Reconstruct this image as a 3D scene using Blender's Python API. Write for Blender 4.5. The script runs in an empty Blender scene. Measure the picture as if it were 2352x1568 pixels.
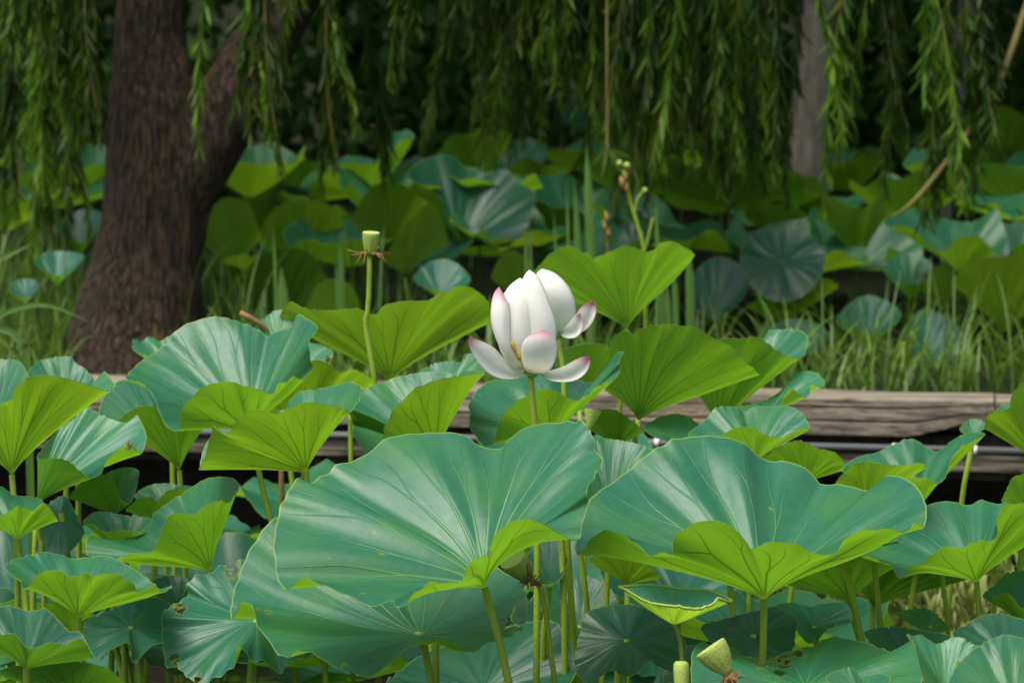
import bpy, bmesh, math, random
import numpy as np
from mathutils import Vector, Matrix, noise as mnoise

# ------------------------------------------------------------------ camera, sky, sun, exposure
scene = bpy.context.scene
CAM_Z, PITCH, FOCAL = 1.6, math.radians(6.5), 100.0
cam_data = bpy.data.cameras.new('camera'); cam = bpy.data.objects.new('camera', cam_data)
scene.collection.objects.link(cam); scene.camera = cam
cam.location = (0, 0, CAM_Z); cam.rotation_euler = (math.pi/2 - PITCH, 0, 0)
cam_data.lens = FOCAL; cam_data.sensor_width = 36; cam_data.clip_end = 500; cam_data.clip_start = 0.1
cam_data.dof.use_dof = True; cam_data.dof.focus_distance = 4.65; cam_data.dof.aperture_fstop = 6.7

SUN_EL, SUN_AZ = math.radians(66), math.radians(-135)     # azimuth measured from +Y (behind the pond) towards +X
world = bpy.data.worlds.new('World'); scene.world = world; world.use_nodes = True
wn, wl = world.node_tree.nodes, world.node_tree.links
sky = wn.new('ShaderNodeTexSky'); sky.sky_type = 'NISHITA'; sky.sun_disc = False
sky.sun_elevation = SUN_EL; sky.sun_rotation = SUN_AZ; sky.dust_density = 3.0; sky.air_density = 1.0; sky.ozone_density = 1.0
bg = wn['Background']; bg.inputs['Strength'].default_value = 0.115
hs = wn.new('ShaderNodeHueSaturation'); hs.inputs['Saturation'].default_value = 0.72      # thin bright cloud: a whiter sky
wl.new(sky.outputs['Color'], hs.inputs['Color']); wl.new(hs.outputs['Color'], bg.inputs['Color'])
sun_d = bpy.data.lights.new('sun', 'SUN'); sun_d.energy = 2.5; sun_d.angle = math.radians(35); sun_d.color = (1.0, 0.96, 0.88)
sun = bpy.data.objects.new('sun', sun_d); scene.collection.objects.link(sun)
sv = Vector((math.sin(SUN_AZ)*math.cos(SUN_EL), math.cos(SUN_AZ)*math.cos(SUN_EL), math.sin(SUN_EL)))
sun.rotation_euler = sv.to_track_quat('Z', 'Y').to_euler(); sun.location = sv*20
scene.view_settings.view_transform = 'Standard'; scene.view_settings.look = 'None'
scene.view_settings.exposure = 0.9; scene.view_settings.gamma = 1.0
scene.cycles.use_denoising = True
scene.cycles.max_bounces = 10; scene.cycles.diffuse_bounces = 5; scene.cycles.transparent_max_bounces = 12

# ------------------------------------------------------------------ helpers
FW = Vector((0, math.cos(PITCH), -math.sin(PITCH))); UP = Vector((0, math.sin(PITCH), math.cos(PITCH))); RT = Vector((1, 0, 0))
CAM = Vector((0, 0, CAM_Z)); PXW = 2352.0; KPX = 36.0/FOCAL/PXW
def P(x, y, d):                       # photo pixel (2352 x 1568 grid) at a given distance -> point in the place
    return CAM + FW*d + RT*((x-1176)*KPX*d) + UP*((784-y)*KPX*d)
def rnd(a, b): return random.uniform(a, b)
random.seed(7)
COL = scene.collection
WATER_Z = 0.0

def new_mesh(name, verts, faces, mats=(), smooth=True, midx=None):
    me = bpy.data.meshes.new(name); me.from_pydata([tuple(v) for v in verts], [], faces)
    for m in mats: me.materials.append(m)
    if midx is not None: me.polygons.foreach_set('material_index', midx)
    if smooth: me.polygons.foreach_set('use_smooth', [True]*len(me.polygons))
    me.update(); return me
def link(name, me, parent=None, loc=None):
    o = bpy.data.objects.new(name, me); COL.objects.link(o)
    if parent is not None: o.parent = parent
    if loc is not None: o.location = loc
    return o
def tag(o, label=None, cat=None, group=None, kind=None):
    if label: o['label'] = label
    if cat: o['category'] = cat
    if group: o['group'] = group
    if kind: o['kind'] = kind
    return o
def thing(name, loc, label, cat, group=None):
    o = bpy.data.objects.new(name, None); COL.objects.link(o); o.location = loc; o.empty_display_size = 0.05
    return tag(o, label, cat, group)
def wpart(name, verts, faces, mats, parent, midx=None, smooth=True):   # part given in world coordinates
    off = parent.location if parent else Vector((0, 0, 0))
    return link(name, new_mesh(name, [Vector(v)-off for v in verts], faces, mats, smooth, midx), parent)
def tube(pts, radii, seg=8, cap=True, wob=0.0, seed=0):
    pts = [Vector(p) for p in pts]; n = len(pts)
    if not hasattr(radii, '__len__'): radii = [radii]*n
    V, F = [], []
    t0 = (pts[1]-pts[0]).normalized(); a = t0.orthogonal().normalized()
    for i in range(n):
        t = (pts[min(i+1, n-1)]-pts[max(i-1, 0)]).normalized()
        a = (a - t*a.dot(t)).normalized(); b = t.cross(a)
        for k in range(seg):
            an = 2*math.pi*k/seg; r = radii[i]
            if wob:
                q = pts[i] + (a*math.cos(an)+b*math.sin(an))*r
                r *= 1 + wob*mnoise.noise(q*3.1+Vector((seed, 0, 0))) + wob*0.6*mnoise.noise(Vector((an*2.2, pts[i].z*4.5, seed)))
            V.append(pts[i] + (a*math.cos(an)+b*math.sin(an))*r)
    for i in range(n-1):
        for k in range(seg):
            k2 = (k+1) % seg
            F.append((i*seg+k, i*seg+k2, (i+1)*seg+k2, (i+1)*seg+k))
    if cap:
        F.append(tuple(range(seg))[::-1]); F.append(tuple((n-1)*seg+k for k in range(seg)))
    return V, F
def spline(ctrl, n):
    ctrl = [Vector(c) for c in ctrl]; out = []; m = len(ctrl)-1
    for i in range(n):
        u = i/(n-1)*m; k = min(int(u), m-1); f = u-k
        p0 = ctrl[max(k-1, 0)]; p1 = ctrl[k]; p2 = ctrl[k+1]; p3 = ctrl[min(k+2, m)]
        out.append(0.5*((2*p1)+(p2-p0)*f+(2*p0-5*p1+4*p2-p3)*f*f+(3*p1-p0-3*p2+p3)*f**3))
    return out
class Acc:                            # collects shapes for one mesh
    def __init__(s): s.V, s.F, s.M = [], [], []
    def add(s, VF, m=0):
        o = len(s.V); s.V += list(VF[0]); s.F += [tuple(i+o for i in f) for f in VF[1]]; s.M += [m]*len(VF[1])

# ------------------------------------------------------------------ node helper + materials
class NT:
    def __init__(s, name):
        s.m = bpy.data.materials.new(name); s.m.use_nodes = True; s.t = s.m.node_tree; s.n = s.t.nodes; s.l = s.t.links
        s.n.clear(); s.out = s.n.new('ShaderNodeOutputMaterial')
    def node(s, typ, **kw):
        nd = s.n.new(typ)
        for k, v in kw.items(): setattr(nd, k, v)
        return nd
    def set(s, sock, v):
        if isinstance(v, bpy.types.NodeSocket): s.l.new(v, sock)
        elif isinstance(v, (tuple, list)) and len(v) == 3 and sock.type == 'RGBA': sock.default_value = (*v, 1)
        else: sock.default_value = v
    def math(s, op, a, b=0.0, c=None, clamp=False):
        nd = s.node('ShaderNodeMath', operation=op, use_clamp=clamp); s.set(nd.inputs[0], a); s.set(nd.inputs[1], b)
        if c is not None: s.set(nd.inputs[2], c)
        return nd.outputs[0]
    def mix(s, f, a, b, blend='MIX'):
        nd = s.node('ShaderNodeMix', data_type='RGBA', blend_type=blend)
        s.set(nd.inputs[0], f); s.set(nd.inputs[6], a); s.set(nd.inputs[7], b); return nd.outputs[2]
    def sstep(s, v, lo, hi, to0=0.0, to1=1.0):
        nd = s.node('ShaderNodeMapRange', interpolation_type='SMOOTHSTEP'); s.set(nd.inputs[0], v)
        s.set(nd.inputs[1], lo); s.set(nd.inputs[2], hi); s.set(nd.inputs[3], to0); s.set(nd.inputs[4], to1); return nd.outputs[0]
    def noise(s, vec, scale, detail=3.0, rough=0.5, dist=0.0):
        nd = s.node('ShaderNodeTexNoise'); s.set(nd.inputs['Vector'], vec); nd.inputs['Scale'].default_value = scale
        nd.inputs['Detail'].default_value = detail; nd.inputs['Roughness'].default_value = rough; nd.inputs['Distortion'].default_value = dist
        return nd.outputs['Fac']
    def comb(s, x, y, z):
        nd = s.node('ShaderNodeCombineXYZ'); s.set(nd.inputs[0], x); s.set(nd.inputs[1], y); s.set(nd.inputs[2], z); return nd.outputs[0]
    def bump(s, h, strength, dist):
        nd = s.node('ShaderNodeBump'); nd.inputs['Strength'].default_value = strength; nd.inputs['Distance'].default_value = dist
        s.set(nd.inputs['Height'], h); return nd.outputs[0]
    def bsdf(s, col, rough=0.5, spec=0.5, normal=None):
        nd = s.node('ShaderNodeBsdfPrincipled'); s.set(nd.inputs['Base Color'], col); s.set(nd.inputs['Roughness'], rough)
        nd.inputs['Specular IOR Level'].default_value = spec
        if normal is not None: s.set(nd.inputs['Normal'], normal)
        return nd.outputs[0]
    def translucent(s, col, normal=None):
        nd = s.node('ShaderNodeBsdfTranslucent'); s.set(nd.inputs[0], col)
        if normal is not None: s.set(nd.inputs['Normal'], normal)
        return nd.outputs[0]
    def mixs(s, f, a, b):
        nd = s.node('ShaderNodeMixShader'); s.set(nd.inputs[0], f); s.l.new(a, nd.inputs[1]); s.l.new(b, nd.inputs[2]); return nd.outputs[0]
    def done(s, sh): s.l.new(sh, s.out.inputs[0]); return s.m

def lotus_mat(name, chewed=False):
    g = NT(name)
    uv = g.node('ShaderNodeUVMap', uv_map='disc').outputs[0]
    sx = g.node('ShaderNodeSeparateXYZ'); g.l.new(uv, sx.inputs[0]); ux, uy = sx.outputs[0], sx.outputs[1]
    r = g.math('SQRT', g.math('ADD', g.math('MULTIPLY', ux, ux), g.math('MULTIPLY', uy, uy)))
    th = g.math('ARCTAN2', uy, ux)
    info = g.node('ShaderNodeObjectInfo'); rndv = info.outputs['Random']
    pos = g.node('ShaderNodeTexCoord').outputs['Object']
    # branching ribs
    N = 21.0
    warp = g.noise(g.comb(ux, uy, g.math('MULTIPLY', rndv, 37.0)), 1.7, 1.0)
    a = g.math('ADD', g.math('MULTIPLY', th, N/(2*math.pi)), g.math('MULTIPLY', g.math('SUBTRACT', warp, 0.5), g.math('MULTIPLY', r, 1.1)))
    a = g.math('ADD', a, g.math('MULTIPLY', rndv, 11.0))
    s_ = g.math('SUBTRACT', g.math('FRACT', a), 0.5)
    cell = g.node('ShaderNodeTexWhiteNoise', noise_dimensions='2D'); g.l.new(g.comb(g.math('FLOOR', a), rndv, 0.0), cell.inputs['Vector'])
    rf = g.math('MULTIPLY_ADD', cell.outputs[0], 0.30, 0.38)
    k = g.math('DIVIDE', g.math('MAXIMUM', g.math('SUBTRACT', r, rf), 0.0), g.math('SUBTRACT', 1.0, rf))
    off = g.math('MULTIPLY', g.math('POWER', k, 0.8), 0.30)
    dist = g.math('MULTIPLY', g.math('ABSOLUTE', g.math('SUBTRACT', g.math('ABSOLUTE', s_), off)), g.math('MULTIPLY', r, 2*math.pi/N))
    wv = g.math('MULTIPLY_ADD', r, -0.0085, 0.0115)
    vein = g.sstep(dist, wv, g.math('MULTIPLY', wv, 0.15))
    vein = g.math('MULTIPLY', vein, g.sstep(r, 1.0, 0.75, 0.15, 1.0))
    veinu = g.math('MULTIPLY', g.sstep(dist, g.math('MULTIPLY', wv, 1.25), g.math('MULTIPLY', wv, 0.35)), g.sstep(r, 1.0, 0.8, 0.3, 1.0))
    # colours
    blot = g.noise(pos, 9.0, 4.0, 0.6); fine = g.noise(pos, 70.0, 3.0, 0.6)
    streak = g.noise(g.comb(g.math('MULTIPLY', g.math('COSINE', th), 9.0), g.math('MULTIPLY', g.math('SINE', th), 9.0), g.math('MULTIPLY_ADD', r, 1.6, g.math('MULTIPLY', rndv, 20.0))), 1.0, 4.0, 0.6)
    top = g.mix(g.sstep(blot, 0.35, 0.68), (0.015, 0.112, 0.060), (0.032, 0.140, 0.042))
    top = g.mix(g.sstep(fine, 0.45, 0.75, 0.0, 0.35), top, (0.038, 0.150, 0.060))
    top = g.mix(g.sstep(streak, 0.45, 0.7, 0.0, 0.3), top, (0.030, 0.142, 0.088))
    top = g.mix(g.math('MULTIPLY', vein, g.sstep(r, 0.95, 0.2, 0.12, 0.75)), top, (0.10, 0.26, 0.07))
    top = g.mix(g.sstep(r, 0.045, 0.030), top, (0.33, 0.46, 0.20))
    spots = g.noise(pos, 34.0, 2.0, 0.5)
    top = g.mix(g.sstep(spots, 0.755, 0.775, 0.0, 0.6), top, (0.20, 0.22, 0.03))
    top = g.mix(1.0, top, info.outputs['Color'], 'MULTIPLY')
    und = g.mix(g.sstep(blot, 0.3, 0.7), (0.060, 0.178, 0.010), (0.110, 0.240, 0.018))
    und = g.mix(g.sstep(streak, 0.4, 0.75, 0.0, 0.4), und, (0.13, 0.29, 0.05))
    und = g.mix(g.math('MULTIPLY', veinu, g.sstep(r, 0.1, 0.9, 0.9, 0.45)), und, (0.030, 0.080, 0.010))
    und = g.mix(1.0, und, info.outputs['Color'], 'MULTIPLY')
    edge = g.sstep(r, 0.992, 0.998, 0.0, 0.6)
    top = g.mix(edge, top, (0.30, 0.42, 0.09)); und = g.mix(edge, und, (0.24, 0.34, 0.06))
    back = g.node('ShaderNodeNewGeometry').outputs['Backfacing']
    hgt = g.math('ADD', g.math('MULTIPLY', vein, 0.25), g.math('ADD', g.math('MULTIPLY', streak, 0.3), g.math('MULTIPLY', fine, 0.10)))
    nrm = g.bump(hgt, 0.6, 0.006)
    ht = g.math('ADD', g.math('MULTIPLY', vein, 1.2), g.math('ADD', g.math('MULTIPLY', blot, 1.2), g.math('MULTIPLY', fine, 0.15)))
    nru = g.bump(ht, 0.5, 0.004)
    trc = g.mix(g.math('MULTIPLY', veinu, 0.8), (0.235, 0.49, 0.016), (0.10, 0.22, 0.01))
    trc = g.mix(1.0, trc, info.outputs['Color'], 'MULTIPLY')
    rough = g.math('MULTIPLY_ADD', fine, 0.2, 0.27)
    st = g.mixs(0.20, g.bsdf(top, rough, 0.36, nrm), g.translucent(trc))
    su = g.mixs(0.42, g.bsdf(und, 0.55, 0.3, nru), g.translucent(trc))
    sh = g.mixs(back, st, su)
    if chewed:
        at = g.node('ShaderNodeAttribute', attribute_name='chew').outputs['Fac']
        nz = g.noise(pos, 75.0, 3.0, 0.55)
        lim = g.math('MULTIPLY_ADD', at, 0.54, 0.03)
        brown = g.bsdf(g.mix(fine, (0.10, 0.06, 0.02), (0.22, 0.20, 0.05)), 0.9, 0.1)
        sh = g.mixs(g.sstep(g.math('SUBTRACT', nz, lim), 0.045, 0.035), sh, brown)
        tr = g.node('ShaderNodeBsdfTransparent').outputs[0]
        sh = g.mixs(g.sstep(g.math('SUBTRACT', nz, lim), 0.004, -0.004), sh, tr)
    return g.done(sh)

def stem_mat(name, c1, c2, speck=True, scale=60.0):
    g = NT(name); pos = g.node('ShaderNodeTexCoord').outputs['Object']
    n1 = g.noise(pos, 6.0, 3.0); n2 = g.noise(pos, 260.0, 2.0)
    col = g.mix(g.sstep(n1, 0.3, 0.7), c1, c2)
    if speck: col = g.mix(g.sstep(n2, 0.62, 0.70, 0.0, 0.6), col, (0.06, 0.06, 0.015))
    sh = g.bsdf(col, 0.5, 0.35, g.bump(n2, 0.5, 0.002))
    return g.done(g.mixs(0.12, sh, g.translucent(c2)))

def leaf_mat(name, c1, c2, tr, ftr=0.35, scale=1.2, rough=0.45, spec=0.4, ovar=False):
    g = NT(name); geo = g.node('ShaderNodeNewGeometry'); at = g.node('ShaderNodeAttribute', attribute_name='tone').outputs['Fac']
    pos = geo.outputs['Position']; n1 = g.noise(pos, scale, 2.0)
    f = g.math('ADD', g.math('MULTIPLY', at, 0.75), g.math('MULTIPLY', g.math('SUBTRACT', n1, 0.5), 0.9), clamp=True)
    col = g.mix(f, c1, c2); trn = g.mix(f, tuple(x*0.5 for x in tr), tr)
    if ovar:
        k = g.sstep(g.node('ShaderNodeObjectInfo').outputs['Random'], 0.2, 1.0, 0.40, 1.30); kc = g.comb(k, k, k)
        col = g.mix(1.0, col, kc, 'MULTIPLY'); trn = g.mix(1.0, trn, kc, 'MULTIPLY')
    return g.done(g.mixs(ftr, g.bsdf(col, rough, spec), g.translucent(trn)))

def bark_mat(name, cd, cl, ce, sc=1.0, bmp=1.0):
    g = NT(name); pos = g.node('ShaderNodeTexCoord').outputs['Object']
    mp = g.node('ShaderNodeMapping'); g.l.new(pos, mp.inputs[0]); mp.inputs['Scale'].default_value = (38*sc, 38*sc, 5.5*sc)
    v = g.node('ShaderNodeTexVoronoi', feature='DISTANCE_TO_EDGE'); wv = g.node('ShaderNodeVectorMath', operation='ADD')
    nz = g.node('ShaderNodeTexNoise'); nz.inputs['Scale'].default_value = 9; g.l.new(pos, nz.inputs['Vector'])
    g.l.new(mp.outputs[0], wv.inputs[0]); g.l.new(nz.outputs['Color'], wv.inputs[1]); g.l.new(wv.outputs[0], v.inputs['Vector']); v.inputs['Scale'].default_value = 1.0
    plate = g.sstep(v.outputs['Distance'], 0.0, 0.30)
    n2 = g.noise(mp.outputs[0], 2.0, 5.0, 0.65)
    mp2 = g.node('ShaderNodeMapping'); g.l.new(pos, mp2.inputs[0]); mp2.inputs['Scale'].default_value = (14, 14, 1.0)
    n3 = g.noise(mp2.outputs[0], 1.0, 4.0, 0.6)
    col = g.mix(g.sstep(n2, 0.38, 0.62), cd, cl)
    col = g.mix(g.sstep(n3, 0.58, 0.72, 0.0, 0.7), col, ce)
    col = g.mix(plate, g.mix(0.72, (0.006, 0.005, 0.004), col), col)
    h = g.math('ADD', g.math('MULTIPLY', plate, 0.35), g.math('MULTIPLY', n2, 1.5))
    return g.done(g.bsdf(col, 0.9, 0.15, g.bump(h, 1.0, 0.03*bmp)))

M = {}
M['lotus'] = lotus_mat('lotus_leaf_blade'); M['lotus_chewed'] = lotus_mat('lotus_leaf_blade_chewed', True)
g = NT('leaf_margin'); M['margin'] = g.done(g.bsdf((0.15, 0.25, 0.045), 0.6, 0.3))
M['stem'] = stem_mat('lotus_stem', (0.16, 0.25, 0.018), (0.26, 0.35, 0.028))
M['stem_dark'] = stem_mat('lotus_stem_dark', (0.085, 0.16, 0.018), (0.14, 0.23, 0.022))
M['pod'] = stem_mat('seed_pod', (0.25, 0.36, 0.06), (0.36, 0.45, 0.09), False)
g = NT('pod_face'); pos = g.node('ShaderNodeTexCoord').outputs['Object']
M['pod_face'] = g.done(g.bsdf(g.mix(g.noise(pos, 120.0), (0.30, 0.36, 0.08), (0.45, 0.50, 0.14)), 0.6, 0.3))
g = NT('dry_brown'); pos = g.node('ShaderNodeTexCoord').outputs['Object']
M['dry'] = g.done(g.bsdf(g.mix(g.noise(pos, 90.0), (0.10, 0.05, 0.015), (0.34, 0.22, 0.08)), 0.85, 0.1))
g = NT('stamen_gold'); M['stamen'] = g.done(g.bsdf((0.55, 0.36, 0.03), 0.6, 0.2))
# petals: uv x across, y along
g = NT('petal_white'); uv = g.node('ShaderNodeUVMap', uv_map='petal').outputs[0]
sx = g.node('ShaderNodeSeparateXYZ'); g.l.new(uv, sx.inputs[0])
pk = g.node('ShaderNodeAttribute', attribute_name='pink').outputs['Fac']
rib = g.node('ShaderNodeTexWave', wave_type='BANDS', bands_direction='X'); g.l.new(uv, rib.inputs['Vector'])
rib.inputs['Scale'].default_value = 7.0; rib.inputs['Distortion'].default_value = 1.0; rib.inputs['Detail'].default_value = 2
tip = g.math('MULTIPLY', g.sstep(g.math('ADD', sx.outputs[1], g.math('MULTIPLY', g.math('POWER', g.math('ABSOLUTE', g.math('SUBTRACT', sx.outputs[0], 0.5)), 2.0), 0.30)), 0.66, 1.02), pk)
rimp = g.math('MULTIPLY', g.math('MULTIPLY', g.sstep(g.math('ABSOLUTE', g.math('SUBTRACT', sx.outputs[0], 0.5)), 0.465, 0.5), g.sstep(sx.outputs[1], 0.25, 0.8)), pk)
base = g.mix(g.sstep(sx.outputs[1], 0.0, 0.35, 0.75, 0.0), (0.93, 0.92, 0.87), (0.80, 0.82, 0.60))
base = g.mix(g.math('MULTIPLY', rib.outputs['Fac'], 0.22), base, (0.78, 0.76, 0.68))
colp = g.mix(g.math('MAXIMUM', tip, g.math('MULTIPLY', rimp, 0.6)), base, (0.62, 0.18, 0.30))
M['petal'] = g.done(g.mixs(0.54, g.bsdf(colp, 0.55, 0.25, g.bump(rib.outputs['Fac'], 0.15, 0.001)), g.translucent(colp)))
M['willow_leaf'] = leaf_mat('willow_leaf', (0.018, 0.058, 0.004), (0.120, 0.215, 0.012), (0.20, 0.36, 0.012), 0.35, 1.2, 0.55, 0.22, True)
M['wood_leaf'] = leaf_mat('wood_foliage', (0.010, 0.034, 0.006), (0.075, 0.170, 0.020), (0.12, 0.26, 0.015), 0.3, 0.35, 0.6, 0.15)
M['grass'] = leaf_mat('bank_grass', (0.05, 0.12, 0.016), (0.15, 0.27, 0.035), (0.20, 0.36, 0.03), 0.35, 2.0)
M['reed'] = leaf_mat('reed_blade', (0.06, 0.15, 0.025), (0.12, 0.24, 0.03), (0.18, 0.33, 0.02), 0.3, 3.0)
M['weed'] = leaf_mat('floating_weed', (0.12, 0.16, 0.025), (0.34, 0.38, 0.10), (0.30, 0.36, 0.06), 0.25, 6.0)
M['twig'] = stem_mat('willow_twig', (0.13, 0.10, 0.025), (0.20, 0.17, 0.03), False)
M['bark'] = bark_mat('willow_bark', (0.036, 0.026, 0.017), (0.115, 0.082, 0.054), (0.24, 0.14, 0.06), 1.0)
M['bark_grey'] = bark_mat('grey_bark', (0.16, 0.14, 0.105), (0.23, 0.20, 0.155), (0.17, 0.17, 0.10), 0.5, 0.3)
# weathered wood
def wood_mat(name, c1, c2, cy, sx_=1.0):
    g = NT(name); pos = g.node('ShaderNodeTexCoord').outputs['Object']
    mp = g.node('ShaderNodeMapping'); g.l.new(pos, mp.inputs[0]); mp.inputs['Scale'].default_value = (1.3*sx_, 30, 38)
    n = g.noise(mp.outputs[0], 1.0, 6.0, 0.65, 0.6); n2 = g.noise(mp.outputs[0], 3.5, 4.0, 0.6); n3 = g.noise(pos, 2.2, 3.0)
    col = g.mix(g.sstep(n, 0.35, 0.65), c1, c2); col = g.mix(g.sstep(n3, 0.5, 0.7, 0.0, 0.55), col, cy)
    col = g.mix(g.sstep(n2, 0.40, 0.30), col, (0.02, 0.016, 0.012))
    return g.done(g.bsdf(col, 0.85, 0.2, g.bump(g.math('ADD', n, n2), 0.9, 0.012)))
M['timber'] = wood_mat('weathered_timber', (0.085, 0.072, 0.054), (0.30, 0.25, 0.18), (0.32, 0.22, 0.09))
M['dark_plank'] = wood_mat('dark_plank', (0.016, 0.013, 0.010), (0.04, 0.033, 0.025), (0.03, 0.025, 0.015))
g = NT('grey_conduit'); M['conduit'] = g.done(g.bsdf((0.13, 0.135, 0.135), 0.7, 0.2))
g = NT('white_plastic'); M['clip'] = g.done(g.bsdf((0.70, 0.71, 0.70), 0.5, 0.4))
g = NT('pond_water'); pos = g.node('ShaderNodeTexCoord').outputs['Object']
M['water'] = g.done(g.bsdf(g.mix(g.noise(pos, 3.0), (0.006, 0.009, 0.005), (0.012, 0.014, 0.008)), 0.12, 0.5, g.bump(g.noise(pos, 14.0), 0.15, 0.01)))
g = NT('bank_soil'); pos = g.node('ShaderNodeTexCoord').outputs['Object']
M['soil'] = g.done(g.bsdf(g.mix(g.noise(pos, 5.0, 6.0), (0.008, 0.011, 0.005), (0.022, 0.028, 0.010)), 0.95, 0.1, g.bump(g.noise(pos, 20.0, 5.0), 0.8, 0.05)))

# ------------------------------------------------------------------ setting: pond, bank, hill
BANK_Z = 0.43
TA, TB = P(270, 872, 8.4), P(2300, 926, 8.0)          # front top edge of the timber edging
tdir = (TB-TA); tdir.z = 0; tdir.normalize(); tnorm = Vector((-tdir.y, tdir.x, 0))     # tnorm points away from the camera
TZ = 0.5*(TA.z+TB.z)
tmid = (TA+TB)/2
def T(s, n, z): q = tmid + tdir*s + tnorm*n; return Vector((q.x, q.y, z))
tag(link('pond_water', new_mesh('pond_water', [(-60, -40, 0), (60, -40, 0), (60, 12, 0), (-60, 12, 0)], [(0, 1, 2, 3)], [M['water']])), kind='structure')
tag(link('pond_bed', new_mesh('pond_bed', [(-60, -40, -.5), (60, -40, -.5), (60, 12, -.5), (-60, 12, -.5)], [(0, 1, 2, 3)], [M['soil']])), kind='structure')
V, F = [], []
nx, ny = 60, 40
for j in range(ny+1):
    for i in range(nx+1):
        s = -30+60*i/nx; n = 0.16 + (j/ny)**2.2*120
        z = BANK_Z + 0.03*mnoise.noise(Vector((s*0.8, n*0.8, 0))) + (0 if n < 20 else (n-20)*0.12)
        if n > 3: s *= 1 + n*0.06
        V.append(T(s, n, z))
for j in range(ny):
    for i in range(nx):
        a = j*(nx+1)+i; F.append((a, a+1, a+nx+2, a+nx+1))
tag(link('bank_ground', new_mesh('bank_ground', V, F, [M['soil']])), kind='structure')

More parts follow.
